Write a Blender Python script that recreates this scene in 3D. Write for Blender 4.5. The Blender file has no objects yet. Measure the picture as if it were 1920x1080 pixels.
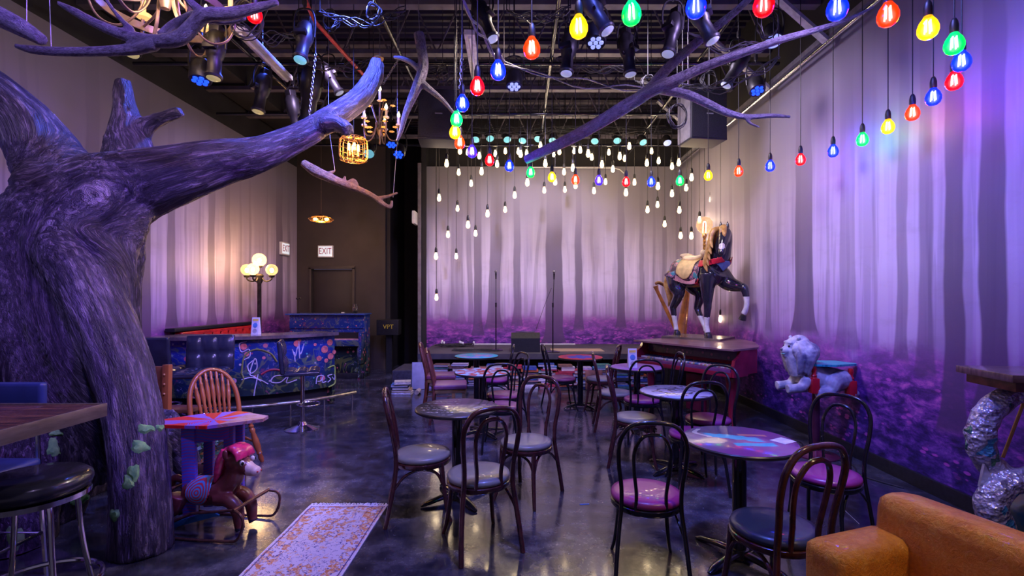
import bpy, bmesh, math, random
import numpy as np
from mathutils import Vector, Matrix, noise as mnoise
rnd = random.Random(7)
PI = math.pi; HAZE = 0
S = bpy.context.scene
COL = S.collection
V = Vector

# ------------------------------------------------------------------ camera, world, exposure
CAMZ, F, CX, CY = 1.62, 907.0, 975.0, 558.0
cam_d = bpy.data.cameras.new('camera'); cam = bpy.data.objects.new('camera', cam_d); COL.objects.link(cam)
cam.location = (0, 0, CAMZ); cam.rotation_euler = (PI/2, 0, 0)
cam_d.sensor_width = 36; cam_d.lens = 36*F/1920; cam_d.clip_start = .05
cam_d.shift_x = -15/1920; cam_d.shift_y = 18/1920
S.camera = cam
S.view_settings.view_transform = 'Standard'; S.view_settings.look = 'None'
S.view_settings.gamma = 1; S.view_settings.use_curve_mapping = False
S.view_settings.exposure = 0.15
try:
    S.cycles.use_denoising = True; S.cycles.sample_clamp_indirect = 4; S.cycles.sample_clamp_direct = 0
    S.cycles.max_bounces = 6; S.cycles.diffuse_bounces = 3; S.cycles.glossy_bounces = 3
    S.cycles.transparent_max_bounces = 12; S.cycles.caustics_reflective = False; S.cycles.caustics_refractive = False
except Exception: pass
W = bpy.data.worlds.new('ambient_fill'); S.world = W; W.use_nodes = True
W.node_tree.nodes['Background'].inputs[0].default_value = (.42, .34, .62, 1)
W.node_tree.nodes['Background'].inputs[1].default_value = .24  # violet ambient fill added; it enters by the open end behind the camera

def lamp(kind, name, loc, power, color, size=.05, aim=None, angle=60, blend=.6):
    d = bpy.data.lights.new(name, kind); d.energy = power; d.color = color
    if kind == 'AREA': d.size = size
    else: d.shadow_soft_size = size
    if kind == 'SPOT': d.spot_size = math.radians(angle); d.spot_blend = blend
    o = bpy.data.objects.new(name, d); COL.objects.link(o); o.location = loc
    if aim is not None:
        o.rotation_euler = (V(aim)-V(loc)).to_track_quat('-Z', 'Y').to_euler()
    return o
# theatre washes hung from the grid (colour of the gels / LED heads in the photo)
BLUE = (.10, .16, 1.0); VIO = (.42, .22, 1.0); MAG = (1.0, .18, .75); WARM = (1.0, .72, .42); LAV = (.62, .52, 1.0)
lamp('SPOT', 'stage_wash', (.3, 2.6, 4.6), 560, (.26,.10,1), .12, (-3.4, 4.0, 1.9), 60)
lamp('SPOT', 'stage_wash', (-2.6, 5.3, 4.5), 420, (.06,.12,1), .1, (-3.5, 3.9, 2.2), 75)
lamp('SPOT', 'stage_wash', (.2, 4.6, 4.3), 260, (1,.78,.66), .12, (-2.9, 3.6, 1.2), 55)
lamp('SPOT', 'stage_wash', (-1.2, 1.0, 4.4), 160, (.08,.12,1), .1, (-3.6, 3.6, 1.7), 55)
lamp('SPOT', 'stage_wash', (-1.0, 1.0, 4.5), 50, (.6,.45,1), .15, (-2.3, 4.0, .4), 60)
lamp('SPOT', 'stage_wash', (2.7, 2.9, 4.5), 520, (.55,.40,1), .1, (.9, 4.9, 3.1), 60)
lamp('SPOT', 'stage_wash', (-.6, 1.0, 4.4), 300, (.55,.38,1), .1, (-2.3, 3.0, 3.1), 60)
lamp('SPOT', 'stage_wash', (-1.4, 4.2, 4.5), 900, (.10,.15,1), .12, (-2.5, 6.2, 0), 75)
lamp('SPOT', 'stage_wash', (.6, 2.2, 4.6), 560, (.12,.17,1), .12, (.3, 5.2, 0), 85)
lamp('SPOT', 'stage_wash', (1.2, 2.6, 4.6), 420, (.20, .22, 1), .4, (3.4, 4.0, 1.2), 80)
lamp('SPOT', 'stage_wash', (1.0, 5.2, 4.5), 320, (.85,.72,1), .4, (3.4, 6.0, 2.5), 85)
lamp('SPOT', 'stage_wash', (.4, 6.4, 4.5), 520, (.74,.62,1), .15, (.3, 10.6, 1.7), 75)
lamp('SPOT', 'stage_wash', (-2.2, 5.6, 4.5), 260, (.70,.52,1), .15, (-5.0, 8.4, 1.7), 75)
lamp('SPOT', 'stage_wash', (-2.4, 2.6, 4.5), 90, (.95,.78,.85), .15, (-5.0, 5.2, 3.0), 75)
lamp('SPOT', 'stage_wash', (2.4, 1.0, 4.4), 170, WARM, .12, (1.7, 1.9, .6), 50)
lamp('SPOT', 'stage_wash', (-.2, 2.2, 4.5), 130, (.9,.62,.8), .12, (-.4, 3.8, .4), 55)
lamp('SPOT', 'stage_wash', (1.3, 5.4, 4.4), 170, (1,.86,.7), .1, (2.8, 7.2, 1.8), 32)

def P(px, py, Y): return V(((px-CX)*Y/F, Y, CAMZ+(CY-py)*Y/F))
def G(px, py, z=0.):
    Y = (CAMZ-z)*F/(py-CY); return V(((px-CX)*Y/F, Y, z))

# ------------------------------------------------------------------ materials
MATS = {}
def nd(nt, t, **k):
    n = nt.nodes.new(t)
    for a, b in k.items():
        if a.startswith('i_'): n.inputs[a[2:].replace('_', ' ')].default_value = b
        else: setattr(n, a, b)
    return n
def base_mat(name):
    m = bpy.data.materials.new(name); m.use_nodes = True; nt = m.node_tree
    return m, nt, nt.nodes['Principled BSDF']
def rgba(c): return (c[0], c[1], c[2], 1)
def mat(name, c, rough=.5, metal=0., var=.18, scale=14., bump=0., c2=None, coat=0., emit=0., ecol=None, stretch=None, detail=4):
    if name in MATS: return MATS[name]
    m, nt, b = base_mat(name); L = nt.links
    tc = nd(nt, 'ShaderNodeTexCoord'); mp = nd(nt, 'ShaderNodeMapping')
    if stretch: mp.inputs['Scale'].default_value = stretch
    L.new(tc.outputs['Object'], mp.inputs[0])
    n = nd(nt, 'ShaderNodeTexNoise'); n.inputs['Scale'].default_value = scale; n.inputs['Detail'].default_value = detail
    L.new(mp.outputs[0], n.inputs[0])
    r = nd(nt, 'ShaderNodeValToRGB'); L.new(n.outputs[0], r.inputs[0])
    lo = c2 if c2 else tuple(x*(1-var) for x in c); hi = c if c2 else tuple(min(1, x*(1+var)) for x in c)
    r.color_ramp.elements[0].position = .35; r.color_ramp.elements[1].position = .65
    r.color_ramp.elements[0].color = rgba(lo); r.color_ramp.elements[1].color = rgba(hi)
    L.new(r.outputs[0], b.inputs['Base Color'])
    b.inputs['Roughness'].default_value = rough; b.inputs['Metallic'].default_value = metal
    b.inputs['Coat Weight'].default_value = coat
    if bump:
        bp = nd(nt, 'ShaderNodeBump'); bp.inputs['Strength'].default_value = bump; bp.inputs['Distance'].default_value = .01
        L.new(n.outputs[0], bp.inputs['Height']); L.new(bp.outputs[0], b.inputs['Normal'])
    if emit:
        b.inputs['Emission Color'].default_value = rgba(ecol or c); b.inputs['Emission Strength'].default_value = emit
    MATS[name] = m; return m

class NT:
    """tiny node-expression helper"""
    def __init__(s, nt): s.nt = nt; s.L = nt.links
    def _in(s, sock, v):
        if isinstance(v, (int, float)): sock.default_value = v
        elif isinstance(v, tuple): sock.default_value = v if len(v) == len(sock.default_value) else rgba(v)
        else: s.L.new(v, sock)
    def m(s, op, a, b=0., c=0., clamp=False):
        n = s.nt.nodes.new('ShaderNodeMath'); n.operation = op; n.use_clamp = clamp
        s._in(n.inputs[0], a); s._in(n.inputs[1], b); s._in(n.inputs[2], c); return n.outputs[0]
    def mix(s, f, a, b, mode='MIX'):
        n = s.nt.nodes.new('ShaderNodeMix'); n.data_type = 'RGBA'; n.blend_type = mode
        s._in(n.inputs[0], f); s._in(n.inputs[6], a); s._in(n.inputs[7], b); return n.outputs[2]
    def noise(s, vec, scale, detail=3, out=0, rough=.5, dist=0):
        n = s.nt.nodes.new('ShaderNodeTexNoise'); s.L.new(vec, n.inputs[0])
        n.inputs['Scale'].default_value = scale; n.inputs['Detail'].default_value = detail; n.inputs['Roughness'].default_value = rough
        n.inputs['Distortion'].default_value = dist
        return n.outputs[out]
    def vor(s, vec, scale, out=0, feature='F1', rnd=1):
        n = s.nt.nodes.new('ShaderNodeTexVoronoi'); n.feature = feature; s.L.new(vec, n.inputs[0]); n.inputs['Scale'].default_value = scale
        n.inputs['Randomness'].default_value = rnd
        return n.outputs[out]
    def vec(s, x, y, z):
        n = s.nt.nodes.new('ShaderNodeCombineXYZ')
        for i, v in enumerate((x, y, z)): s._in(n.inputs[i], v)
        return n.outputs[0]
    def sep(s, v):
        n = s.nt.nodes.new('ShaderNodeSeparateXYZ'); s.L.new(v, n.inputs[0]); return n.outputs
    def obj(s):
        return s.nt.nodes.new('ShaderNodeTexCoord').outputs['Object']
    def ramp(s, f, stops, interp='LINEAR'):
        n = s.nt.nodes.new('ShaderNodeValToRGB'); s._in(n.inputs[0], f); cr = n.color_ramp; cr.interpolation = interp
        while len(cr.elements) < len(stops): cr.elements.new(.5)
        for e, (p, c) in zip(cr.elements, stops): e.position = p; e.color = rgba(c)
        return n.outputs[0]
    def step(s, x, a, b):   # smooth 0->1 from a to b
        n = s.nt.nodes.new('ShaderNodeMapRange'); n.interpolation_type = 'SMOOTHSTEP'
        s._in(n.inputs[0], x); n.inputs[1].default_value = a; n.inputs[2].default_value = b; return n.outputs[0]
    def bump(s, h, strength, dist=.01):
        n = s.nt.nodes.new('ShaderNodeBump'); s.L.new(h, n.inputs['Height']); n.inputs['Strength'].default_value = strength
        n.inputs['Distance'].default_value = dist; return n.outputs[0]

def emis(name, c, strength, mixglass=0.):
    if name in MATS: return MATS[name]
    m, nt, b = base_mat(name); L = nt.links
    b.inputs['Base Color'].default_value = rgba(c); b.inputs['Roughness'].default_value = .08
    b.inputs['Emission Color'].default_value = rgba(c); b.inputs['Emission Strength'].default_value = strength
    if mixglass:
        tr = nd(nt, 'ShaderNodeBsdfTransparent'); tr.inputs[0].default_value = (.4+.6*c[0], .4+.6*c[1], .4+.6*c[2], 1)
        fr = nd(nt, 'ShaderNodeLayerWeight'); fr.inputs[0].default_value = .35
        h = NT(nt); fac = h.m('MULTIPLY_ADD', fr.outputs['Facing'], 1-mixglass, mixglass*.5, True)
        mx = nd(nt, 'ShaderNodeMixShader'); L.new(fac, mx.inputs[0]); L.new(tr.outputs[0], mx.inputs[1]); L.new(b.outputs[0], mx.inputs[2])
        L.new(mx.outputs[0], nt.nodes['Material Output'].inputs[0])
    try: m.cycles.emission_sampling = 'NONE' if mixglass else 'AUTO'
    except Exception: pass
    MATS[name] = m; return m

# ------------------------------------------------------------------ mesh helpers
def catmull(pts, n=6, closed=False):
    pts = [V(p) for p in pts]; out = []; N = len(pts)
    rng = range(N if closed else N-1)
    for i in rng:
        p1, p2 = pts[i], pts[(i+1) % N]
        p0 = pts[i-1] if (closed or i > 0) else p1*2-p2
        p3 = pts[(i+2) % N] if (closed or i+2 < N) else p2*2-p1
        for k in range(n):
            t = k/n; t2 = t*t; t3 = t2*t
            out.append(.5*((2*p1)+(-p0+p2)*t+(2*p0-5*p1+4*p2-p3)*t2+(-p0+3*p1-3*p2+p3)*t3))
    if not closed: out.append(pts[-1])
    return out
def interp(vals, n):
    """radii list resampled to match catmull(n)"""
    out = []
    for a, b in zip(vals, vals[1:]):
        for k in range(n): t = k/n; out.append(a+(b-a)*t)
    out.append(vals[-1]); return out
def frames(pts, closed=False):
    N = len(pts); fr = []; n1 = None
    for i in range(N):
        a = pts[i-1] if (i > 0 or closed) else pts[0]; b = pts[(i+1) % N] if (i < N-1 or closed) else pts[-1]
        t = (b-a); t = t.normalized() if t.length > 1e-9 else V((0, 0, 1))
        if n1 is None:
            n1 = t.cross(V((0, 0, 1)));
            if n1.length < .1: n1 = t.cross(V((0, 1, 0)))
        n1 = (n1-t*n1.dot(t)); n1.normalize(); fr.append((t, n1.copy(), t.cross(n1)))
    return fr
class MB:
    def __init__(s): s.v = []; s.f = []; s.mi = []; s.cur = 0
    def add(s, vs, fs):
        o = len(s.v); s.v += [tuple(v) for v in vs]; s.f += [tuple(i+o for i in f) for f in fs]; s.mi += [s.cur]*len(fs); return s
    def box(s, c, d, rz=0., bev=0., rx=0., ry=0., taper=1.):
        c = V(c); hx, hy, hz = d[0]/2, d[1]/2, d[2]/2
        b = min(bev, hx*.95, hy*.95, hz*.95)
        M = Matrix.Rotation(rz, 3, 'Z') @ Matrix.Rotation(ry, 3, 'Y') @ Matrix.Rotation(rx, 3, 'X')
        if b <= 0:
            vs = [V((x*hx*(taper if z > 0 else 1), y*hy*(taper if z > 0 else 1), z*hz)) for z in (-1, 1) for x, y in ((-1, -1), (1, -1), (1, 1), (-1, 1))]
            fs = [(3, 2, 1, 0), (4, 5, 6, 7), (0, 1, 5, 4), (1, 2, 6, 5), (2, 3, 7, 6), (3, 0, 4, 7)]
        else:
            bm = bmesh.new(); bmesh.ops.create_cube(bm, size=2)
            for v in bm.verts:
                k = taper if v.co.z > 0 else 1
                v.co = V((v.co.x*hx*k, v.co.y*hy*k, v.co.z*hz))
            bmesh.ops.bevel(bm, geom=list(bm.edges), offset=b, segments=3 if b > .008 else 2, affect='EDGES', profile=.6)
            bm.verts.index_update(); vs = [v.co.copy() for v in bm.verts]; fs = [[v.index for v in f.verts] for f in bm.faces]; bm.free()
        return s.add([M @ v + c for v in vs], fs)
    def tube(s, pts, r, seg=10, closed=False, caps=True, flat=None, smooth=0, twist=0.):
        if smooth:
            if isinstance(r, (list, tuple)): r = interp(list(r), smooth)
            pts = catmull(pts, smooth, closed)
        pts = [V(p) for p in pts]; N = len(pts)
        if not isinstance(r, (list, tuple)): r = [r]*N
        while len(r) < N: r = list(r)+[r[-1]]
        fr = frames(pts, closed); vs = []; fs = []
        for i, (p, (t, a, b)) in enumerate(zip(pts, fr)):
            for k in range(seg):
                an = 2*PI*k/seg+twist*i
                fx = flat if flat else 1
                vs.append(p+a*math.cos(an)*r[i]+b*math.sin(an)*r[i]*fx)
        for i in range(N if closed else N-1):
            j = (i+1) % N
            for k in range(seg):
                l = (k+1) % seg; fs.append((i*seg+k, i*seg+l, j*seg+l, j*seg+k))
        if caps and not closed:
            fs.append(tuple(range(seg-1, -1, -1))); fs.append(tuple((N-1)*seg+k for k in range(seg)))
        return s.add(vs, fs)
    def cyl(s, a, b, r, r2=None, seg=16): return s.tube([a, b], [r, r if r2 is None else r2], seg)
    def lathe(s, prof, c=(0, 0, 0), seg=24, M=None, closed=False):
        """prof: [(r,z)] bottom to top, optional closed ring profile"""
        vs = []; fs = []; c = V(c); N = len(prof)
        for r, z in prof:
            for k in range(seg):
                a = 2*PI*k/seg; v = V((max(r, 1e-4)*math.cos(a), max(r, 1e-4)*math.sin(a), z)); vs.append((M @ v if M else v)+c)
        for i in range(N if closed else N-1):
            j = (i+1) % N
            for k in range(seg):
                l = (k+1) % seg; fs.append((i*seg+k, i*seg+l, j*seg+l, j*seg+k))
        if not closed:
            fs.append(tuple(range(seg-1, -1, -1))); fs.append(tuple((N-1)*seg+k for k in range(seg)))
        return s.add(vs, fs)
    def ell(s, c, d, M=None, seg=16, rings=10):
        """ellipsoid with radii d"""
        prof = [(math.sin(PI*i/rings), -math.cos(PI*i/rings)) for i in range(rings+1)]
        c = V(c); vs = []; fs = []
        for r, z in prof:
            for k in range(seg):
                a = 2*PI*k/seg; v = V((max(r, 1e-3)*math.cos(a)*d[0], max(r, 1e-3)*math.sin(a)*d[1], z*d[2])); vs.append((M @ v if M else v)+c)
        for i in range(rings):
            for k in range(seg):
                l = (k+1) % seg; fs.append((i*seg+k, i*seg+l, (i+1)*seg+l, (i+1)*seg+k))
        fs.append(tuple(range(seg-1, -1, -1))); fs.append(tuple(rings*seg+k for k in range(seg)))
        return s.add(vs, fs)
    def prism(s, poly, z0, z1, M=None, c=(0, 0, 0)):
        N = len(poly); c = V(c)
        vs = [V((x, y, z0)) for x, y in poly]+[V((x, y, z1)) for x, y in poly]
        fs = [tuple(range(N-1, -1, -1)), tuple(range(N, 2*N))]+[(i, (i+1) % N, N+(i+1) % N, N+i) for i in range(N)]
        return s.add([(M @ v if M else v)+c for v in vs], fs)
    def grid(s, f, nu, nv):
        vs = [V(f(i/nu, j/nv)) for j in range(nv+1) for i in range(nu+1)]
        fs = [(j*(nu+1)+i, j*(nu+1)+i+1, (j+1)*(nu+1)+i+1, (j+1)*(nu+1)+i) for j in range(nv) for i in range(nu)]
        return s.add(vs, fs)
    def mesh(s, name, mats, smooth=True, angle=40):
        me = bpy.data.meshes.new(name); me.from_pydata([tuple(v) for v in s.v], [], s.f)
        for m in (mats if isinstance(mats, (list, tuple)) else [mats]): me.materials.append(m)
        if isinstance(mats, (list, tuple)) and len(mats) > 1: me.polygons.foreach_set('material_index', s.mi)
        me.validate(); bm = bmesh.new(); bm.from_mesh(me); bmesh.ops.recalc_face_normals(bm, faces=bm.faces); bm.to_mesh(me); bm.free()
        if smooth:
            me.polygons.foreach_set('use_smooth', [True]*len(me.polygons))
            try: me.set_sharp_from_angle(angle=math.radians(angle))
            except Exception: pass
        me.update(); return me
    def build(s, name, mats, parent=None, smooth=True, angle=40, loc=None, rz=None):
        o = bpy.data.objects.new(name, s.mesh(name, mats, smooth, angle)); COL.objects.link(o)
        if parent: o.parent = parent
        if loc is not None: o.location = loc
        if rz is not None: o.rotation_euler = (0, 0, rz)
        return o
def tag(o, label=None, cat=None, group=None, kind=None):
    if label: o['label'] = label
    if cat: o['category'] = cat
    if group: o['group'] = group
    if kind: o['kind'] = kind
    return o
def empty(name, loc, rz=0., label=None, cat=None, group=None):
    o = bpy.data.objects.new(name, None); COL.objects.link(o); o.location = loc; o.rotation_euler = (0, 0, rz); o.empty_display_size = .1
    return tag(o, label, cat, group)
def solo(mb, name, mats, label, cat, loc=(0, 0, 0), rz=0., group=None, **k):
    """mesh given in world coordinates (loc=0) or local with loc"""
    return tag(mb.build(name, mats, loc=loc, rz=rz, **k), label, cat, group)
def kids(o): return [c for c in list(bpy.data.objects) if c.parent == o]
def dup(root, loc, rz=0., label=None, group=None, mats=None):
    ch = CH.get(root.name) or CH.setdefault(root.name, [(c, kids(c)) for c in kids(root)])
    r = root.copy(); COL.objects.link(r); r.location = loc; r.rotation_euler = (0, 0, rz)
    if label: r['label'] = label
    if group: r['group'] = group
    for c, gs in ch:
        d = c.copy(); COL.objects.link(d); d.parent = r
        if mats and c.name.split('.')[0] in mats:
            d.data = mats[c.name.split('.')[0]]
        for g in gs:
            e = g.copy(); COL.objects.link(e); e.parent = d
    return r
CH = {}
def struct(mb, name, m, **k): return tag(mb.build(name, m, **k), kind='structure')
def aimM(d, up=(0, 0, 1)):
    return V(d).to_track_quat('-Z', 'Y').to_matrix()
def organic(mb, voxel, smooth=6, fac=.6, extra=None):
    """weld overlapping shapes into one continuous skin"""
    me = mb.mesh('tmp', [], False); o = bpy.data.objects.new('tmp', me); COL.objects.link(o)
    r = o.modifiers.new('r', 'REMESH'); r.mode = 'VOXEL'; r.voxel_size = voxel
    if smooth:
        sm = o.modifiers.new('s', 'SMOOTH'); sm.factor = fac; sm.iterations = smooth
    dg = bpy.context.evaluated_depsgraph_get(); dg.update()
    res = bpy.data.meshes.new_from_object(o.evaluated_get(dg))
    bpy.data.objects.remove(o); bpy.data.meshes.remove(me)
    res.polygons.foreach_set('use_smooth', [True]*len(res.polygons)); return res
def obj_from(me, name, mats, parent=None, pick=None):
    me.materials.clear()
    for m in (mats if isinstance(mats, (list, tuple)) else [mats]): me.materials.append(m)
    if pick: me.polygons.foreach_set('material_index', [pick(p.center, p.normal) for p in me.polygons])
    o = bpy.data.objects.new(name, me); COL.objects.link(o)
    if parent: o.parent = parent
    return o
def shell(me, pred, off, name, m, parent, thick=.006):
    """a sheet of cloth / leather following the skin where pred(center, normal) holds"""
    bm = bmesh.new(); bm.from_mesh(me); bm.normal_update()
    bmesh.ops.delete(bm, geom=[f for f in bm.faces if not pred(f.calc_center_median(), f.normal)], context='FACES')
    for v in bm.verts: v.co += v.normal*off
    r = bpy.data.meshes.new(name); bm.to_mesh(r); bm.free()
    o = obj_from(r, name, m, parent); md = o.modifiers.new('t', 'SOLIDIFY'); md.thickness = thick; md.offset = 1
    return o
def text_mb(mb, s, size, M, c, ext=.004):
    cu = bpy.data.curves.new('t', 'FONT'); cu.body = s; cu.size = size; cu.extrude = ext; cu.align_x = 'CENTER'; cu.align_y = 'CENTER'; cu.resolution_u = 3
    o = bpy.data.objects.new('t', cu); COL.objects.link(o); dg = bpy.context.evaluated_depsgraph_get()
    me = bpy.data.meshes.new_from_object(o.evaluated_get(dg)); bpy.data.objects.remove(o)
    mb.add([M @ v.co + V(c) for v in me.vertices], [tuple(p.vertices) for p in me.polygons]); return mb
FACE_CAM = Matrix.Rotation(PI/2, 3, 'X')       # text standing up, read from -y

# common materials
blk = mat('black_paint', (.012, .012, .015), .45, 0, .3, 30)
blkmet = mat('black_steel', (.010, .010, .014), .22, .3, .3, 25, coat=.6)
chrome = mat('chrome', (.72, .72, .76), .12, 1, .08, 8)
steel = mat('dull_steel', (.30, .29, .30), .38, .9, .15, 20)
rope = mat('cable_rubber', (.015, .014, .018), .5, 0, .3, 40)
wht = mat('white_plastic', (.75, .74, .72), .4, 0, .05, 20)
# ------------------------------------------------------------------ room shell
RX, LX, BY, TOP, DECK = 3.42, -5.05, 10.62, 4.55, 5.75
def mural_mat(name, axis, trunks, ground=1.2, tint=(1, 1, 1), rough=.5):
    m, nt, b = base_mat(name); h = NT(nt); o = h.obj(); s = h.sep(o); u = s[0] if axis == 'X' else s[1]; z = s[2]
    P2 = h.vec(u, 0., z)
    wob = h.m('MULTIPLY', h.m('SUBTRACT', h.noise(h.vec(h.m('MULTIPLY', u, 1.5), 0., h.m('MULTIPLY', z, .8)), 1.2, 2), .5), .10)
    # misty sky between the trees
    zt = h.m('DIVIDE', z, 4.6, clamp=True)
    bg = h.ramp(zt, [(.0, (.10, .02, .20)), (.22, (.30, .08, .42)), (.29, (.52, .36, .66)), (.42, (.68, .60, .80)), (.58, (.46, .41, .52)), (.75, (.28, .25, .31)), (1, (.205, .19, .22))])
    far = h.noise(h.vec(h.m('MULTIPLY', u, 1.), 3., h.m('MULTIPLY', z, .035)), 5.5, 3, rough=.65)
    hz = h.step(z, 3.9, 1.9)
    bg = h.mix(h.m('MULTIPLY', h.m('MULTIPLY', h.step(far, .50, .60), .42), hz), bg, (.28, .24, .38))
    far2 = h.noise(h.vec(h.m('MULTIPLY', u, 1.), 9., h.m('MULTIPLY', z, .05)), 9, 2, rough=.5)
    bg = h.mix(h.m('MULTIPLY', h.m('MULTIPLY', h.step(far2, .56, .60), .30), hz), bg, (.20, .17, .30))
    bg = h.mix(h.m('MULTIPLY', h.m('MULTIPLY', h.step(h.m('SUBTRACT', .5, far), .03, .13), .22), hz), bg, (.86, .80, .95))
    # twiggy canopy clouds
    tw = h.noise(h.vec(h.m('MULTIPLY', u, 1.), 5., h.m('MULTIPLY', z, 2.4)), 2.2, 5, rough=.62)
    bg = h.mix(h.m('MULTIPLY', h.step(tw, .5, .72), .18), bg, (.26, .23, .30))
    # forest floor: leaf litter
    gl = h.m('ADD', h.m('MULTIPLY', h.noise(P2, 1.3, 5, rough=.62), rough), -.5*rough)
    gz = h.m('SUBTRACT', h.m('ADD', z, gl), ground)
    gmask = h.step(gz, .12, -.10)
    lv = h.vec(u, 0., h.m('MULTIPLY', z, 2.2))
    n1 = h.noise(lv, 4.2, 7, rough=.72, dist=.25); n2 = h.noise(lv, 1.7, 4, rough=.6)
    gcol = h.ramp(n1, [(.34, (.015, .006, .06)), (.47, (.09, .02, .20)), (.55, (.26, .05, .36)), (.66, (.62, .14, .50))])
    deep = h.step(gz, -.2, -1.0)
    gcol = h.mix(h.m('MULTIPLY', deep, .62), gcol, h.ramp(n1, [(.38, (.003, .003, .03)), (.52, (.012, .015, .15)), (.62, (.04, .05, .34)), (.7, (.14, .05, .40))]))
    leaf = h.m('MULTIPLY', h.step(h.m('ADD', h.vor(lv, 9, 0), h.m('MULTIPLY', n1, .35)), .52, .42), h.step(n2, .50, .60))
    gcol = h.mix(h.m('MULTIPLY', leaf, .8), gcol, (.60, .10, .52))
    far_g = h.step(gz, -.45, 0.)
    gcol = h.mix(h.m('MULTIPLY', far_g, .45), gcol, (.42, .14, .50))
    col = h.mix(gmask, bg, gcol)
    for (c, hw, dark, base, lean) in sorted(trunks, key=lambda t: t[2]):
        uu = h.m('ADD', h.m('SUBTRACT', u, c), h.m('ADD', wob, h.m('MULTIPLY', h.m('SUBTRACT', z, 2.5), lean)))
        d = h.m('ABSOLUTE', uu)
        fl = h.m('DIVIDE', h.m('SUBTRACT', base+.55, z), .55, clamp=True); fl = h.m('MULTIPLY', h.m('POWER', fl, 3.), hw*.5)
        w = h.m('ADD', h.m('ADD', hw, fl), h.m('MULTIPLY', z, -hw*.05))
        edge = h.m('DIVIDE', h.m('SUBTRACT', w, d), .02, clamp=True)
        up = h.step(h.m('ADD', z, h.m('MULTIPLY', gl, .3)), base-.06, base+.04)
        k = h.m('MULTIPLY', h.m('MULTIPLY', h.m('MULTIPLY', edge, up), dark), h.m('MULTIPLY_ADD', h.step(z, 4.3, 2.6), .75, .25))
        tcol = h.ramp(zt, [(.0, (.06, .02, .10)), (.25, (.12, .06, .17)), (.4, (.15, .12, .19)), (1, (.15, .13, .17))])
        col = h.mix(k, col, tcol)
    col = h.mix(1., col, rgba(tint), 'MULTIPLY')
    nt.links.new(col, b.inputs['Base Color']); b.inputs['Roughness'].default_value = .55
    fab = h.noise(P2, 60, 2); nt.links.new(h.bump(fab, .05), b.inputs['Normal'])
    return m
tb = lambda a, c, dk, base, lean=0.: ((((a+c)/2-CX)*BY/F), (c-a)/2*BY/F, dk, base, lean)
back_trunks = [tb(843, 870, .45, 1.08), tb(874, 886, .55, 1.05, .03), tb(887, 905, .85, .8), tb(915, 942, .8, .95, -.02), tb(961, 978, .75, 1.0), tb(1003, 1012, .35, 1.2, -.08),
               tb(1021, 1057, .95, .62), tb(1077, 1093, .85, .9), tb(1107, 1115, .3, 1.2, .02), tb(1156, 1173, .85, .95), tb(1198, 1209, .6, 1.1), tb(1222, 1230, .35, 1.15),
               tb(1240, 1252, .5, 1.1), tb(815, 824, .25, 1.2), tb(800, 806, .3, 1.2), tb(936, 944, .3, 1.2)]
tr = lambda a, c, dk, base, lean=0.: ((RX*F/(a-CX)+RX*F/(c-CX))/2, (RX*F/(a-CX)-RX*F/(c-CX))/2, dk, base, lean)
right_trunks = [tr(1488, 1527, .85, 1.2), tr(1572, 1606, .45, 1.1), tr(1680, 1706, .6, 1.05, .01), tr(1720, 1752, .6, .95), tr(1766, 1812, .9, .55), tr(1832, 1894, .9, .8),
                tr(1436, 1446, .4, 1.2), tr(1394, 1408, .6, 1.2), tr(1366, 1374, .5, 1.2), tr(1340, 1346, .5, 1.2), tr(1318, 1324, .5, 1.2), tr(1300, 1305, .5, 1.2), tr(1634, 1644, .3, 1.2), tr(1548, 1556, .3, 1.2),
                (2.6, .1, .7, 1.0, 0), (2.1, .07, .5, 1.1, 0), (1.4, .13, .9, .7, 0), (.6, .08, .6, 1, 0)]
tl = lambda a, c, dk, base, lean=0.: ((LX*F/(a-CX)+LX*F/(c-CX))/2, (LX*F/(c-CX)-LX*F/(a-CX))/2, dk, base, lean)
left_trunks = [tl(245, 285, .92, -.5), tl(312, 331, .8, 1.2), tl(345, 352, .4, 1.2), tl(389, 405, .8, 1.15), tl(420, 433, .6, 1.2), tl(448, 454, .4, 1.2), tl(516, 531, .85, 1.15),
               tl(538, 545, .5, 1.2), tl(499, 503, .4, 1.2), tl(30, 52, .7, 1.2), tl(62, 74, .35, 1.2), tl(155, 190, .6, 1.1), tl(0, 12, .5, 1), tl(372, 378, .4, 1.2), tl(466, 472, .5, 1.2)]
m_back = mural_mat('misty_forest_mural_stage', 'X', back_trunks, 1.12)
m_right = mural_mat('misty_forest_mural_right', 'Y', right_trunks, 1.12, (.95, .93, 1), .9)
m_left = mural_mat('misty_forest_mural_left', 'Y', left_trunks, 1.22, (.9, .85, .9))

# glossy dark concrete
m, nt, b = base_mat('polished_concrete'); h = NT(nt); o = h.obj()
a1 = h.noise(o, .9, 6, rough=.6); a2 = h.noise(o, 5, 6, rough=.65); a3 = h.noise(o, 38, 4, rough=.7)
f = h.m('ADD', h.m('MULTIPLY', a1, .5), h.m('MULTIPLY', a2, .5))
c = h.ramp(f, [(.38, (.010, .010, .018)), (.48, (.032, .032, .046)), (.56, (.075, .075, .098)), (.66, (.14, .14, .17))])
spk = h.step(h.vor(o, 9, 0), .035, .02)
c = h.mix(h.m('MULTIPLY', spk, .25), c, (.35, .35, .36))
scr = h.step(h.noise(h.vec(h.m('MULTIPLY', h.sep(o)[0], 1.), h.m('MULTIPLY', h.sep(o)[1], .35), 0.), 26, 1, dist=1.5), .74, .78)
c = h.mix(h.m('MULTIPLY', scr, .2), c, (.3, .3, .33))
nt.links.new(c, b.inputs['Base Color'])
r = h.m('ADD', h.m('MULTIPLY_ADD', h.step(f, .38, .62), .16, .09), h.m('MULTIPLY', h.step(a3, .5, .7), .10)); nt.links.new(r, b.inputs['Roughness'])
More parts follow.
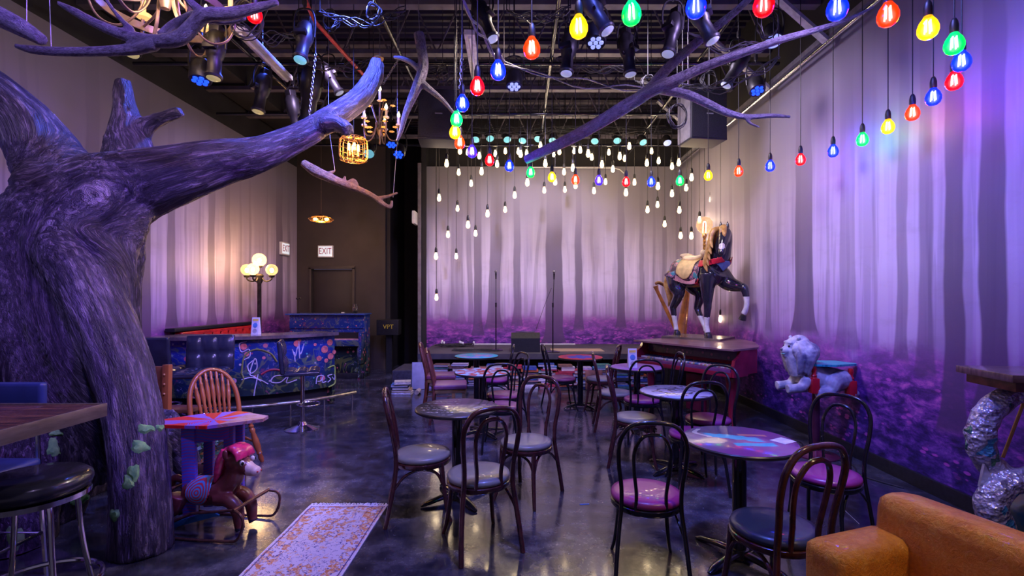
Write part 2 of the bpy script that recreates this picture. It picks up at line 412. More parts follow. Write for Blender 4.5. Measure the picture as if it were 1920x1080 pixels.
bh = h.m('ADD', h.m('MULTIPLY', a2, .6), h.m('MULTIPLY', a3, .15)); nt.links.new(h.bump(bh, .16, .02), b.inputs['Normal'])
b.inputs['Specular IOR Level'].default_value = .7; b.inputs['Coat Weight'].default_value = .3; b.inputs['Coat Roughness'].default_value = .08
M_floor = m
dark = mat('dark_brown_wall_paint', (.050, .038, .034), .6, 0, .12, 2.5)
black = mat('black_wall_paint', (.016, .014, .016), .7, 0, .2, 3)

YF = -1.5   # the room goes on behind the camera
struct(MB().box(((LX+RX)/2, (YF+13)/2, -.05), (RX-LX+.4, 13-YF, .1)), 'floor', M_floor)
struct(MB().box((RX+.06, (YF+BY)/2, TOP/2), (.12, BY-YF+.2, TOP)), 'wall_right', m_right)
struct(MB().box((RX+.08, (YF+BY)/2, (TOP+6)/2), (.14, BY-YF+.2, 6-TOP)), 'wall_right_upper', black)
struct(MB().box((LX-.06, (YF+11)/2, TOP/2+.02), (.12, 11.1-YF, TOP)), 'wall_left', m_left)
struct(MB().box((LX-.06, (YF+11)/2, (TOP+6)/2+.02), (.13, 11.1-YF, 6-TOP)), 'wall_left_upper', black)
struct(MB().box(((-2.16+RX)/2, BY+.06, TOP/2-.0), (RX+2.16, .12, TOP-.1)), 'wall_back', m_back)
struct(MB().box(((-2.16+RX)/2, BY+.30, 5.2), (RX+2.3, .1, 1.7)), 'wall_back_upper', black)
# brown wall with the door, and the deeper recess beside the stage
dw = MB(); dx0, dx1, dh = -4.72, -3.78, 2.27
for a, c_, z0, z1 in ((LX-.1, dx0, 0, 6), (dx1, -3.05, 0, 6), (dx0, dx1, dh, 6)): dw.box(((a+c_)/2, 11.02, (z0+z1)/2), (c_-a, .14, z1-z0))
struct(dw, 'wall_back_left', dark)
struct(MB().box((-3.0, 11.7, 3), (.1, 1.4, 6)), 'wall_recess_side', black)
struct(MB().box((-2.5, 12.4, 3), (1.2, .1, 6)), 'wall_recess_back', mat('recess_paint', (.030, .022, .022), .65, 0, .15, 2))
struct(MB().box((-2.1, 11.5, 3), (.1, 1.9, 6)), 'wall_recess_right', black)
d1 = struct(MB().box(((dx0+dx1)/2, 11.04, dh/2), (dx1-dx0-.02, .05, dh-.02), bev=.004), 'door_1', mat('door_paint', (.028, .020, .020), .5, 0, .1, 3))
fr = MB()
for x in (dx0-.02, dx1+.02): fr.box((x, 10.93, dh/2), (.06, .05, dh+.05), bev=.004)
fr.box(((dx0+dx1)/2, 10.93, dh+.03), (dx1-dx0+.1, .05, .07), bev=.004)
fr.build('door_frame', mat('door_frame_paint', (.045, .034, .030), .45, 0, .1, 4), d1)
MB().tube([(dx1-.09, 11.01, 1.02), (dx1-.09, 10.96, 1.02), (dx1-.2, 10.95, 1.02)], .011, 8).build('door_handle', steel, d1)
struct(MB().box((-2.19, BY+.0, TOP/2), (.07, .20, TOP), bev=.004), 'trim_1', mat('grey_edge_paint', (.16, .14, .17), .5))
struct(MB().box((RX-.02, (YF+BY)/2, .06), (.03, BY-YF, .12), bev=.004), 'baseboard_right', blk)
struct(MB().box((LX+.02, (YF+11)/2, .06), (.03, 10.9-YF, .12), bev=.004), 'baseboard_left', blk)
struct(MB().box((-1.5+.4, 9.72, .0), (.001, .001, .001)), 'trim_2', blk) if False else None
# corrugated steel deck
dk = MB(); n = 90; poly = []
for i in range(n+1):
    y = YF+(13-YF)*i/n; poly.append((y, DECK+(.05 if i % 2 else -.0)))
vs = []; fs = []
for i in range(n):
    y0 = YF+(13-YF)*i/n; st = (13-YF)/n
    for yy, zz in ((y0, DECK), (y0+st*.35, DECK), (y0+st*.5, DECK+.06), (y0+st*.85, DECK+.06)): vs += [V((LX-.1, yy, zz)), V((RX+.2, yy, zz))]
fs = [(2*i, 2*i+1, 2*i+3, 2*i+2) for i in range(len(vs)//2-1)]
dk.add(vs, fs); dk.box(((LX+RX)/2, (YF+13)/2, DECK+.12), (RX-LX+.4, 13-YF, .06))
struct(dk, 'ceiling', mat('deck_paint', (.030, .024, .045), .5, .2, .25, 3))

# stage
m_stage = mat('black_stage_floor', (.060, .055, .055), .6, 0, .25, 6)
st = MB(); SX0, SX1, SY0, SH = -1.86, 3.36, 8.78, .60
st.box(((SX0+SX1)/2, (SY0+BY-.01)/2, SH-.05), (SX1-SX0, BY-.01-SY0, .10))
st.box(((SX0+SX1)/2, (9.35+BY)/2, .25), (SX1-SX0-.02, BY-9.36, .49))
struct(st, 'stage_floor', m_stage)
solo(MB().box((0, 0, .003), (1.0, .5, .006), bev=.001), 'plywood_sheet', mat('plywood', (.42, .30, .17), .6, 0, .2, 5, stretch=(1, 8, 1)), 'pale plywood sheet lying on the stage under the right microphone stand', 'board', (1.1, 9.40, SH))

# ------------------------------------------------------------------ ceiling steel, pipes
jm = mat('joist_paint', (.15, .13, .16), .5, .3, .2, 6)
first = None
jy = [3.3, 4.4, 5.55, 6.65, 7.8, 8.95, 10.1]
names = ['nearest the camera', 'second from the camera', 'third from the camera', 'fourth from the camera', 'third from the stage wall', 'second from the stage wall', 'nearest the stage wall']
for i, y in enumerate(jy):
    e = empty('roof_joist', (0, y, 4.98), 0, 'open web steel roof joist under the deck, the one '+names[i], 'joist', 'roof joists')
    if first is None:
        a = MB().box(((LX+RX)/2, 0, .0), (RX-LX, .11, .055)).build('bottom_chord', jm, e)
        c_ = MB().box(((LX+RX)/2, 0, .72), (RX-LX, .11, .055)).build('top_chord', jm, e)
        w = MB(); k = 13; dxx = (RX-LX)/k
        for q in range(k):
            x = LX+q*dxx; w.cyl((x, 0, 0), (x+dxx/2, 0, .72), .013, seg=6); w.cyl((x+dxx/2, 0, .72), (x+dxx, 0, 0), .013, seg=6)
        w_ = w.build('web', jm, e); first = (a, c_, w_)
    else:
        for p in first: d = p.copy(); COL.objects.link(d); d.parent = e
for i, (y, z) in enumerate(((3.0, 4.62), (4.6, 4.62), (6.2, 4.62), (7.9, 4.62), (9.3, 4.55))):
    solo(MB().cyl((LX+.1, 0, 0), (RX-.1, 0, 0), .024, seg=10), 'lighting_pipe', blkmet, 'black lighting pipe across the room, '+['nearest', 'second nearest', 'middle one of five', 'second farthest', 'farthest, above the stage'][i], 'pipe', (0, y, z), group='lighting grid pipes')
for i, x in enumerate((-3.4, -1.5, .4, 2.3)):
    solo(MB().cyl((0, .2, 0), (0, 10.2, 0), .024, seg=10), 'lighting_pipe', blkmet, 'black lighting pipe running towards the stage, '+['leftmost', 'second from left', 'second from right', 'rightmost'][i], 'pipe', (x, 0, 4.67), group='lighting grid pipes')
solo(MB().tube([P(555, -40, 4.2), P(590, 40, 4.7), P(640, 95, 5.3), P(690, 150, 6.2)], .02, 10), 'sprinkler_pipe', mat('red_pipe_paint', (.55, .03, .03), .4), 'red sprinkler pipe under the roof deck', 'pipe')
# wall-top rail on the right with flat struts
e = empty('wall_rail', (RX-.12, 0, 4.36), 0, 'bright steel rail along the top of the right wall with flat struts', 'rail')
MB().cyl((0, 2.0, 0), (0, 10.3, 0), .022, seg=10).build('pipe', chrome, e)
MB().box((0.02, 6, .09), (.05, 8.3, .06)).build('channel', mat('grey_channel', (.25, .24, .28), .4, .5), e)
stm = mat('strut_paint', (.38, .37, .42), .5, .2)
for y in (2.9, 4.2, 5.2, 6.4, 8.6):
    MB().box((-.42, y, .38), (1.15, .09, .035), ry=.72).build('strut', stm, e)
# dark duct / beam box on the left upper wall
struct(MB().box((LX+.35, 5.5, 5.3), (.6, 11, .5), bev=.01), 'trim_3', black)
# fluorescent battens
def batten(a, b_, label):
    a, b_ = V(a), V(b_); L_ = (b_-a).length; mid = (a+b_)/2
    e = empty('strip_light', mid, 0, label, 'light fitting', 'unlit strip lights')
    e.rotation_euler = (b_-a).to_track_quat('X', 'Z').to_euler()
    MB().box((0, 0, .03), (L_, .11, .05), bev=.006).build('housing', mat('white_enamel', (.62, .60, .60), .4), e)
    MB().cyl((-L_/2+.03, 0, -.008), (L_/2-.03, 0, -.008), .016, seg=10).build('tube', wht, e)
batten(P(448, 60, 4.4), P(540, 152, 5.6), 'white unlit strip light slanting above the tree limb at left')
batten(P(880, 66, 4.9), P(893, 158, 6.6), 'white unlit strip light left of the red bulb, seen end-on')
# ------------------------------------------------------------------ the sculpted tree
def PR(px, py, Y, rpx): return (P(px, py, Y), rpx*Y/F)
def limb(mb, lst, seg=20, n=6):
    pts = [a for a, r in lst]; rr = [r for a, r in lst]
    mb.tube(pts, rr, seg, smooth=n); return catmull(pts, n), interp(rr, n)
def bark_mat(name, c1, c2, c3, sc=26, bump=.9):
    m, nt, b = base_mat(name); h = NT(nt)
    at = nt.nodes.new('ShaderNodeAttribute'); at.attribute_name = 'flow'; v = at.outputs['Vector']
    a = h.noise(v, sc, 5, rough=.62, dist=.35); b2 = h.noise(v, sc*.33, 4, rough=.6); big = h.noise(h.obj(), 1.7, 4)
    rid = h.m('ABSOLUTE', h.m('SUBTRACT', a, .5)); rid = h.m('MULTIPLY', rid, 3.4, clamp=True)
    f = h.m('ADD', h.m('MULTIPLY', a, .65), h.m('MULTIPLY', b2, .35))
    col = h.ramp(f, [(.36, c1), (.5, c2), (.64, c3)])
    col = h.mix(h.m('MULTIPLY', h.step(big, .45, .7), .35), col, tuple(x*.6 for x in c2))
    nt.links.new(col, b.inputs['Base Color']); b.inputs['Roughness'].default_value = .48
    b.inputs['Specular IOR Level'].default_value = .5
    hh = h.m('ADD', h.m('MULTIPLY', f, 1.), h.m('MULTIPLY', rid, .35)); nt.links.new(h.bump(hh, bump, .06), b.inputs['Normal'])
    return m
m_bark = bark_mat('sculpted_bark', (.008, .005, .013), (.055, .040, .075), (.42, .33, .46), 46, 1.)
m_wrap = bark_mat('wrapped_twine_bark', (.04, .03, .04), (.24, .20, .28), (.52, .46, .56), 46, .9)
def flow_attr(me, paths, wrap=False, fine=None):
    N = len(me.vertices); co = np.empty(N*3, np.float32); me.vertices.foreach_get('co', co); co = co.reshape(-1, 3)
    acc = np.zeros((N, 3)); ws = np.zeros(N); tang = np.zeros((N, 3))
    for pts, rr in paths:
        fr = frames(pts); s = 0; C = np.array([list(p) for p in pts]); A = np.array([list(f[1]) for f in fr]); B = np.array([list(f[2]) for f in fr]); T = np.array([list(f[0]) for f in fr])
        ss = np.concatenate([[0], np.cumsum(np.linalg.norm(np.diff(C, axis=0), axis=1))]); R = np.array(rr[:len(C)])
        best = np.full(N, 1e9); idx = np.zeros(N, int)
        for i in range(len(C)):
            d = np.linalg.norm(co-C[i], axis=1)/max(R[i], .02); mk = d < best; best[mk] = d[mk]; idx[mk] = i
        r = co-C[idx]; x = (r*A[idx]).sum(1); y = (r*B[idx]).sum(1); t = (r*T[idx]).sum(1)+ss[idx]
        w = 1/np.maximum(best, .3)**7
        an = np.arctan2(y, x)
        if wrap: v = np.stack([np.cos(an)*.10, np.sin(an)*.10, t*1.0+an*.012], 1)
        else: v = np.stack([x, y, t*.14], 1)
        acc += v*w[:, None]; ws += w
    acc /= ws[:, None]
    at = me.attributes.new('flow', 'FLOAT_VECTOR', 'POINT'); at.data.foreach_set('vector', acc.astype(np.float32).ravel())
    return co, acc
tree = MB(); paths = []
def L(lst, main=False, seg=22):
    r = limb(tree, [PR(*q) for q in lst], seg)
    if main: paths.append(r)
L([(40, 1130, 4.05, 130), (60, 960, 4.05, 130), (80, 800, 4.0, 135), (98, 660, 3.97, 132), (112, 540, 3.93, 122), (140, 440, 3.9, 112), (180, 372, 3.9, 88)], True)
L([(120, 430, 3.9, 95), (170, 385, 3.9, 92), (250, 350, 3.92, 66), (330, 328, 3.98, 53), (410, 306, 4.1, 42), (485, 290, 4.2, 31), (560, 258, 4.35, 25), (620, 222, 4.5, 21), (670, 188, 4.6, 19), (698, 150, 4.65, 17), (708, 116, 4.7, 13)], True)
L([(170, 400, 3.9, 80), (110, 330, 3.85, 62), (75, 268, 3.82, 52), (30, 210, 3.78, 42), (-30, 160, 3.75, 36), (-90, 120, 3.72, 30)], True)
L([(235, 350, 4.25, 55), (243, 300, 4.3, 40), (242, 262, 4.3, 34), (238, 225, 4.3, 24), (233, 190, 4.3, 17), (230, 150, 4.3, 12)], True)
L([(250, 250, 4.32, 26), (280, 232, 4.32, 15), (310, 218, 4.32, 11), (340, 209, 4.32, 9)], True)
L([(600, 235, 4.42, 16), (635, 233, 4.36, 15), (655, 244, 4.3, 12)], True)
# folds and roots that swirl round the trunk
L([(266, 1040, 3.10, 50), (266, 960, 3.14, 47), (262, 860, 3.22, 46), (242, 740, 3.36, 46), (208, 640, 3.45, 50), (160, 530, 3.5, 50), (130, 450, 3.6, 48), (190, 380, 3.75, 50), (290, 338, 3.92, 40), (370, 318, 4.05, 32)], True)
L([(300, 960, 3.55, 20), (288, 840, 3.58, 26), (262, 740, 3.62, 27), (230, 640, 3.66, 26), (214, 540, 3.66, 30), (222, 450, 3.74, 36), (262, 372, 3.88, 34), (320, 345, 3.95, 30)])
L([(70, 1090, 3.5, 44), (95, 980, 3.55, 44), (150, 860, 3.5, 38), (165, 760, 3.47, 46), (130, 650, 3.42, 52), (60, 560, 3.42, 48), (25, 480, 3.5, 44), (60, 400, 3.65, 42), (95, 330, 3.75, 46)])
L([(20, 1120, 3.15, 60), (30, 960, 3.2, 60), (70, 820, 3.3, 52), (80, 720, 3.35, 48), (30, 620, 3.35, 50), (-30, 540, 3.45, 50), (-40, 460, 3.6, 50)])
L([(200, 620, 3.5, 26), (165, 560, 3.42, 24), (105, 500, 3.44, 24), (70, 430, 3.55, 26), (110, 360, 3.68, 30)])
L([(215, 560, 3.56, 22), (195, 480, 3.55, 24), (160, 420, 3.62, 26), (210, 365, 3.74, 30), (330, 335, 3.9, 28)])
L([(-60, 960, 3.4, 70), (-70, 760, 3.5, 66), (-60, 600, 3.6, 60)])
L([(290, 800, 3.75, 40), (325, 830, 3.95, 30), (352, 870, 4.05, 22), (372, 905, 4.1, 12)], True)
L([(180, 900, 3.6, 20), (190, 820, 3.5, 22), (200, 740, 3.42, 24), (190, 660, 3.38, 22)])
me = organic(tree, .019, 3, .5)
co, fl = flow_attr(me, paths)
nrm = np.empty(len(me.vertices)*3, np.float32); me.vertices.foreach_get('normal', nrm); nrm = nrm.reshape(-1, 3)
d = np.array([.6*mnoise.fractal(V(f)*7, 1.0, 2.0, 2)+.9*(.35-abs(mnoise.noise(V(f)*17)))+.5*(.3-abs(mnoise.noise(V(f)*31))) for f in fl])
co2 = co + nrm*(d*.020)[:, None]; co2[:, 2] = np.maximum(co2[:, 2], .0)
me.vertices.foreach_set('co', co2.astype(np.float32).ravel()); me.update()
te = empty('tree_sculpture', P(90, 900, 3.9) - V((0, 0, P(90, 900, 3.9).z)), 0, 'huge sculpted tree with bark trunk and one long limb over the bar, standing at left', 'tree')
def reparent(o, root): o.parent = root; o.matrix_parent_inverse = Matrix.Translation(-root.location); return o
reparent(obj_from(me, 'trunk', m_bark), te)
mo = mat('moss_paint', (.24, .52, .14), .7, 0, .35, 22, bump=.4, c2=(.10, .30, .10))
dgt = bpy.context.evaluated_depsgraph_get()
from mathutils.bvhtree import BVHTree
bvh = BVHTree.FromPolygons([tuple(v.co) for v in me.vertices], [tuple(p.vertices) for p in me.polygons])
cam0 = V((0, 0, CAMZ))
for (px, py, w, hh) in ((273, 804, 19, 10), (262, 838, 21, 14), (251, 886, 14, 18), (240, 905, 13, 16), (300, 802, 10, 7), (156, 932, 12, 12), (140, 940, 9, 10), (215, 965, 11, 13), (196, 977, 9, 13), (100, 840, 14, 22), (28, 1010, 20, 26), (104, 812, 14, 8)):
    c0 = P(px, py, 3.5); dr = (c0-cam0).normalized(); hit = bvh.ray_cast(cam0, dr)
    if hit[0] is None: continue
    Y = hit[0].y; ang0 = rnd.random()*6; mbp = MB(); vs = []; ring = []
    for k in range(15):
        for q in (0, .5, 1.):
            if q == 0 and k: continue
            an = 2*PI*k/15; rr = q*(1+.18*math.sin(3*an+ang0)+.1*math.sin(5*an))
            qd = (P(px+w*math.cos(an)*rr, py+hh*math.sin(an)*rr, 3.5)-cam0).normalized(); hq = bvh.ray_cast(cam0, qd)
            pp = hq[0] if hq[0] is not None and abs(hq[0].y-Y) < .12 else cam0+qd*(Y/qd.y)
            nn = hq[1] if hq[0] is not None else -qd
            vs.append(pp+nn*(.012 if q < 1 else -.004))
    fs = []
    for k in range(15):
        l = (k+1) % 15; fs += [(0, 1+2*k, 1+2*l), (1+2*k, 2+2*k, 2+2*l, 1+2*l)]
    mbp.add(vs, fs); reparent(mbp.build('moss_patch', mo), te)
reparent(MB().lathe([(.0, 0), (.062, 0), (.066, .012), (.05, .02), (0, .02)], P(708, 113, 4.7), 16, Matrix.Rotation(-.35, 3, 'Y')).build('brass_cap', mat('brass', (.75, .45, .14), .3, 1), None), te)

# hanging branches wrapped in twine
def branch(name, specs, label, voxel=.011, m=m_wrap):
    mb = MB(); ps = []
    for lst in specs:
        lst = [PR(*q) for q in lst]; ps.append(limb(mb, lst, 12))
    me = organic(mb, voxel, 2, .5); flow_attr(me, ps, True)
    c = ps[0][0][0].copy(); o = obj_from(me, name, m)
    for v in me.vertices: v.co -= c
    o.location = c
    return tag(o, label, 'branch', 'hanging tree branches')
branch('tree_branch', [
    [(985, 300, 5.6, 8.), (1015, 286, 5.5, 9.5), (1065, 262, 5.3, 11), (1120, 232, 5.1, 12), (1175, 198, 4.9, 13), (1215, 172, 4.75, 12), (1245, 135, 4.6, 10), (1285, 98, 4.4, 9), (1330, 60, 4.2, 8), (1375, 25, 4.0, 7), (1410, -6, 3.8, 6), (1450, -30, 3.7, 5)],
    [(1200, 182, 4.8, 10), (1250, 158, 4.6, 11), (1320, 126, 4.4, 9), (1390, 100, 4.2, 8), (1460, 76, 4.05, 7), (1530, 56, 3.95, 5.5), (1590, 36, 3.85, 4), (1640, 12, 3.8, 2.5)],
    [(1240, 168, 4.7, 9), (1290, 178, 4.5, 8.5), (1330, 196, 4.4, 8), (1365, 212, 4.35, 7), (1400, 219, 4.3, 5), (1445, 217, 4.25, 4.5), (1482, 219, 4.2, 3)],
    [(1398, 218, 4.3, 4), (1405, 230, 4.3, 3), (1425, 239, 4.3, 2)]],
    'long forked purple-lit branch hanging across the upper right')
branch('tree_branch', [
    [(28, 86, 3.0, 4), (60, 93, 3.0, 8), (120, 97, 3.0, 8.5), (190, 96, 3.0, 9), (250, 92, 3.0, 11), (290, 82, 2.98, 13)],
    [(108, 5, 3.0, 4), (140, 22, 3.0, 8), (180, 44, 3.0, 9), (235, 66, 3.0, 11), (290, 77, 2.98, 12), (335, 72, 2.95, 14), (362, 48, 2.93, 13), (385, 28, 2.9, 13), (430, 26, 2.9, 12), (480, 15, 2.9, 9), (522, 4, 2.9, 6)],
    [(300, 68, 3.05, 8), (325, 48, 3.08, 9), (350, 35, 3.06, 9), (380, 24, 2.98, 10)],
    [(375, 20, 2.9, 9), (355, 2, 2.88, 7), (335, -20, 2.86, 6)],
    [(245, 70, 3, 6), (246, 55, 3, 6), (232, 42, 3, 5), (215, 22, 3, 4), (200, 0, 3, 3.5), (192, -20, 3, 3)],
    [(390, 36, 2.98, 9), (430, 38, 3.0, 8), (460, 32, 3.0, 6)]],
    'wide forked branch hanging at the upper left in front of the iron chandelier')
branch('tree_branch', [[(-60, 5, 2.7, 22), (0, 32, 2.7, 19), (40, 52, 2.7, 17), (80, 76, 2.7, 11)]], 'thick cut branch end poking in at the top left corner')
branch('tree_branch', [
    [(785, 62, 4.6, 10), (790, 90, 4.6, 10), (794, 125, 4.6, 9.5), (784, 158, 4.6, 10), (772, 185, 4.6, 8), (760, 215, 4.6, 6), (752, 245, 4.6, 4.5), (744, 266, 4.6, 2.5)],
    [(786, 152, 4.6, 8), (806, 168, 4.6, 6), (830, 188, 4.6, 4.5), (851, 212, 4.6, 3)],
    [(786, 130, 4.6, 6), (772, 118, 4.6, 5), (755, 110, 4.6, 4.5), (738, 107, 4.6, 3)]],
    'upright forked branch hanging right of the flower chandelier')
branch('tree_branch', [
    [(568, 305, 5.2, 7), (590, 320, 5.2, 10), (615, 332, 5.2, 9), (645, 345, 5.2, 7.5), (675, 356, 5.2, 6), (700, 368, 5.2, 5), (718, 382, 5.2, 4.5), (732, 388, 5.2, 3.5), (735, 376, 5.2, 2.5)],
    [(708, 372, 5.2, 4), (728, 368, 5.2, 3), (746, 361, 5.2, 2)],
    [(648, 345, 5.2, 4), (646, 336, 5.2, 3), (647, 330, 5.2, 2)], [(650, 345, 5.2, 4), (662, 338, 5.2, 3.5), (669, 345, 5.2, 3), (668, 350, 5.2, 2)],
    [(610, 328, 5.2, 5), (622, 323, 5.2, 3), (628, 320, 5.2, 2)]],
    'pale gnarled driftwood branch hanging in front of the door wall', .010, bark_mat('pale_bark', (.12, .06, .03), (.46, .27, .13), (.75, .50, .28), 40, .7))
def wire(a, b_, label, r=.003, m=rope, name='hanging_wire', cat='wire', group=None):
    return solo(MB().tube([V(a), V(b_), V((b_[0], b_[1], 5.745))] if b_[2] < 5.7 else [a, b_], r, 6), name, m, label, cat, group=group)
wgrey = mat('thin_wire', (.35, .33, .36), .4, .6)
for a, b_, l in (((96, 90, 3.0), (92, -20, 3.0), 'left wire holding the upper left forked branch'), ((50, 58, 2.7), (50, -30, 2.7), 'wire holding the thick cut branch end at top left'),
               ((737, 370, 5.2), (745, 262, 5.25), 'right wire holding the pale driftwood branch'), ((628, 320, 5.2), (616, 236, 5.2), 'left wire holding the pale driftwood branch'),
               ((787, 66, 4.6), (785, 30, 4.6), 'wire holding the upright forked branch')):
    wire(P(*a), P(*b_), l, .0025, wgrey)
# link chain
def chain(a, b_, label, link=.035):
    a, b_ = V(a), V(b_); n = max(2, int((b_-a).length/(link*.75))); mb = MB(); q = (b_-a).to_track_quat('Z', 'Y').to_matrix()
    for i in range(n):
        c = a+(b_-a)*(i+.5)/n; R = q @ Matrix.Rotation(PI/2*(i % 2), 3, 'Z')
        mb.tube([c+R @ V((math.cos(t)*link*.28, 0, math.sin(t)*link*.5)) for t in [2*PI*k/8 for k in range(8)]], link*.09, 5, closed=True)
    mb.cyl(b_, V((b_.x, b_.y, 5.745)), .004, seg=5)
    return solo(mb, 'chain', steel, label, 'chain', group='hanging chains')
chain(P(580, 215, 4.7), P(592, 100, 4.7), 'steel chain running down behind the long tree limb')
chain(P(718, 158, 5.2), P(748, 110, 5.0), 'steel chain slanting from the limb tip to the ceiling')
chain(P(862, 172, 3.9), P(866, 110, 3.9), 'steel chain above the blue bulb by the left speaker')

# ------------------------------------------------------------------ chairs
wood = mat('dark_red_bentwood', (.085, .022, .022), .22, 0, .35, 20, coat=.5, c2=(.035, .010, .012))
def pad_mat(n, c): return mat(n, c, .34, 0, .14, 7, coat=.25, bump=.05)
pads = {'grey': pad_mat('grey_green_vinyl', (.24, .25, .22)), 'slate': pad_mat('slate_vinyl', (.025, .035, .06)), 'purple': pad_mat('magenta_vinyl', (.26, .025, .17)), 'rose': pad_mat('mauve_vinyl', (.25, .07, .15))}
def bent_chair(name, metal):
    m = blkmet if metal else wood; r = .0125 if metal else .0165
    t = empty(name, (0, 0, 0))
    sp = [(.0, .425)] + [(.195, .425), (.207, .432), (.209, .447), (.203, .462), (.17, .472), (.10, .478), (0, .480)]
    pad = MB().lathe(sp, seg=32).build('seat', pads['purple'], t, angle=80)
    MB().lathe([(.17, .385), (.205, .388), (.212, .40), (.212, .420), (.200, .428), (.17, .428)], seg=32, closed=True).build('seat_frame', m, t)
    # back frame: one bent rod from foot over the arch to foot
    half = [(.205, -.255, 0), (.195, -.225, .15), (.178, -.195, .32), (.165, -.185, .44), (.166, -.195, .56), (.183, -.22, .70), (.18, -.247, .82), (.135, -.265, .905), (.06, -.272, .935)]
    pts = [V(p) for p in half]+[V((-x, y, z)) for x, y, z in reversed(half)]
    MB().tube(pts, r, 10, smooth=5).build('back_frame', m, t)
    inner = [(.085, -.182, .42), (.082, -.19, .52), (.098, -.212, .66), (.098, -.235, .77), (.06, -.255, .85), (0, -.26, .87)]
    pts = [V(p) for p in inner]+[V((-x, y, z)) for x, y, z in reversed(inner[:-1])]
    MB().tube(pts, r*.82, 8, smooth=5).build('inner_hoop', m, t)
    for sx in (-1, 1):
        MB().tube([(sx*.145, .135, .41), (sx*.150, .15, .25), (sx*.168, .175, .08), (sx*.185, .20, 0)], [r*1.15, r*1.05, r*.9, r*.8], 10, smooth=4).build('leg', m, t)
    for sx in (-1, 1):
        MB().tube([(sx*.185, -.20, .26), (sx*.16, -.12, .345), (sx*.15, 0, .375), (sx*.155, .10, .345), (sx*.155, .152, .24)], r*.62, 8, smooth=5).build('brace', m, t)
    if not metal:
        MB().tube([(-.15, .15, .26), (-.1, .14, .345), (0, .13, .375), (.1, .14, .345), (.15, .15, .26)], r*.6, 8, smooth=5).build('brace', m, t)
    return t
proto = {True: bent_chair('cafe_chair', True), False: bent_chair('cafe_chair', False)}
padmesh = {}
def padm(metal, col):
    k = (metal, col)
    if k not in padmesh:
        src = [c for c in kids(proto[metal]) if c.name.split('.')[0] == 'seat'][0].data.copy(); src.materials.clear(); src.materials.append(pads[col]); padmesh[k] = src
    return padmesh[k]
used = {True: False, False: False}
for k in (True, False): CH[proto[k].name] = [(c, []) for c in kids(proto[k])]
def chair(x, y, face, metal, col, label):
    rz = math.atan2(face[1], face[0])-PI/2
    if not used[metal]:
        o = proto[metal]; used[metal] = True; o.location = (x, y, 0); o.rotation_euler = (0, 0, rz)
        for c, g in CH[o.name]:
            if c.name.split('.')[0] == 'seat': c.data = padm(metal, col)
        tag(o, label, 'chair', 'cafe chairs round the tables'); return o
    return tag(dup(proto[metal], (x, y, 0), rz, label, 'cafe chairs round the tables', {'seat': padm(metal, col)}), None, 'chair')
for o in proto.values(): o['category'] = 'chair'
chair(-.735, 3.64, (.93, .2), False, 'grey', 'dark red bentwood chair with grey-blue seat, beside the rug left of the chalk-written table')
chair(-.275, 3.22, (-.42, .9), False, 'grey', 'dark red bentwood chair with back to us, in front of the chalk-written table')
chair(.05, 3.94, (-.50, -.86), False, 'grey', 'dark red bentwood chair facing us, right of the chalk-written table')
chair(.755, 2.90, (.10, 1), True, 'purple', 'black metal chair with purple seat, alone in the foreground centre, back to us')
chair(1.30, 2.48, (-.3, .95), False, 'slate', 'dark bentwood chair with black seat, in front of the swan-painted table by the armchair')
chair(2.03, 3.22, (-.80, -.6), True, 'purple', 'black metal chair with purple seat, right of the swan-painted table towards the wall')
chair(1.82, 4.68, (-.70, -.6), True, 'purple', 'black metal chair with purple seat behind and right of the grey marbled table')
chair(1.50, 4.17, (0, 1), True, 'purple', 'black metal chair with back to us, in front of the grey marbled table')
chair(1.13, 4.74, (.93, -.2), False, 'grey', 'bentwood chair with pale green seat, left of the grey marbled table')
chair(1.17, 5.98, (.95, -.1), False, 'grey', 'dark red bentwood chair with grey seat, left of the plain purple table')
chair(1.41, 5.58, (.05, 1), True, 'purple', 'black metal chair with its back to us, in front of the plain purple table')
chair(1.72, 5.98, (-1, -.02), True, 'rose', 'black metal chair seen edge-on between the plain purple table and the piano')
chair(1.17, 7.02, (-.85, .35), False, 'grey', 'bentwood chair with grey seat, right of the red star table near the stage')
chair(.60, 7.05, (.95, .15), True, 'rose', 'black metal chair with mauve seat, left of the red star table')
chair(-.20, 5.85, (-.85, -.45), True, 'rose', 'black metal chair with mauve seat facing left, right of the red and white table')
chair(-.20, 5.24, (-.05, 1), True, 'rose', 'black metal chair with back to us, in front of the red and white table')
chair(-.36, 6.95, (-1, -.03), True, 'purple', 'black metal chair seen edge-on at the right of the turquoise table')
# the two wooden dining chairs
def dining_chair():
    t = empty('dining_chair', (0, 0, 0)); m = mat('reddish_wood', (.17, .05, .035), .3, 0, .3, 18, coat=.3); m2 = mat('pale_wood', (.30, .17, .07), .4, 0, .25, 14)
    MB().box((0, .02, .475), (.42, .42, .06), bev=.022).build('seat', pads['rose'], t, angle=80)
    MB().box((0, .02, .425), (.39, .39, .05), bev=.006).build('apron', m2, t)
    for sx in (-1, 1):
        MB().tube([(sx*.19, -.24, 0), (sx*.185, -.2, .25), (sx*.18, -.19, .48), (sx*.19, -.23, .7), (sx*.16, -.28, .9)], .018, 8, smooth=4).build('back_post', m, t)
        MB().box((sx*.17, .19, .2), (.04, .04, .40), bev=.006, taper=1).build('leg', m2, t)
    MB().tube([(-.16, -.28, .9), (-.08, -.295, .945), (.08, -.295, .945), (.16, -.28, .9)], .02, 8, smooth=4).build('top_rail', m, t)
    for x in (-.07, 0, .07): MB().tube([(x, -.19, .46), (x, -.23, .7), (x, -.29, .93)], .010, 6, smooth=3).build('spindle', m, t)
    for sx in (-1, 1): MB().cyl((sx*.175, -.2, .2), (sx*.17, .18, .2), .009, seg=8).build('stretcher', m, t)
    return t
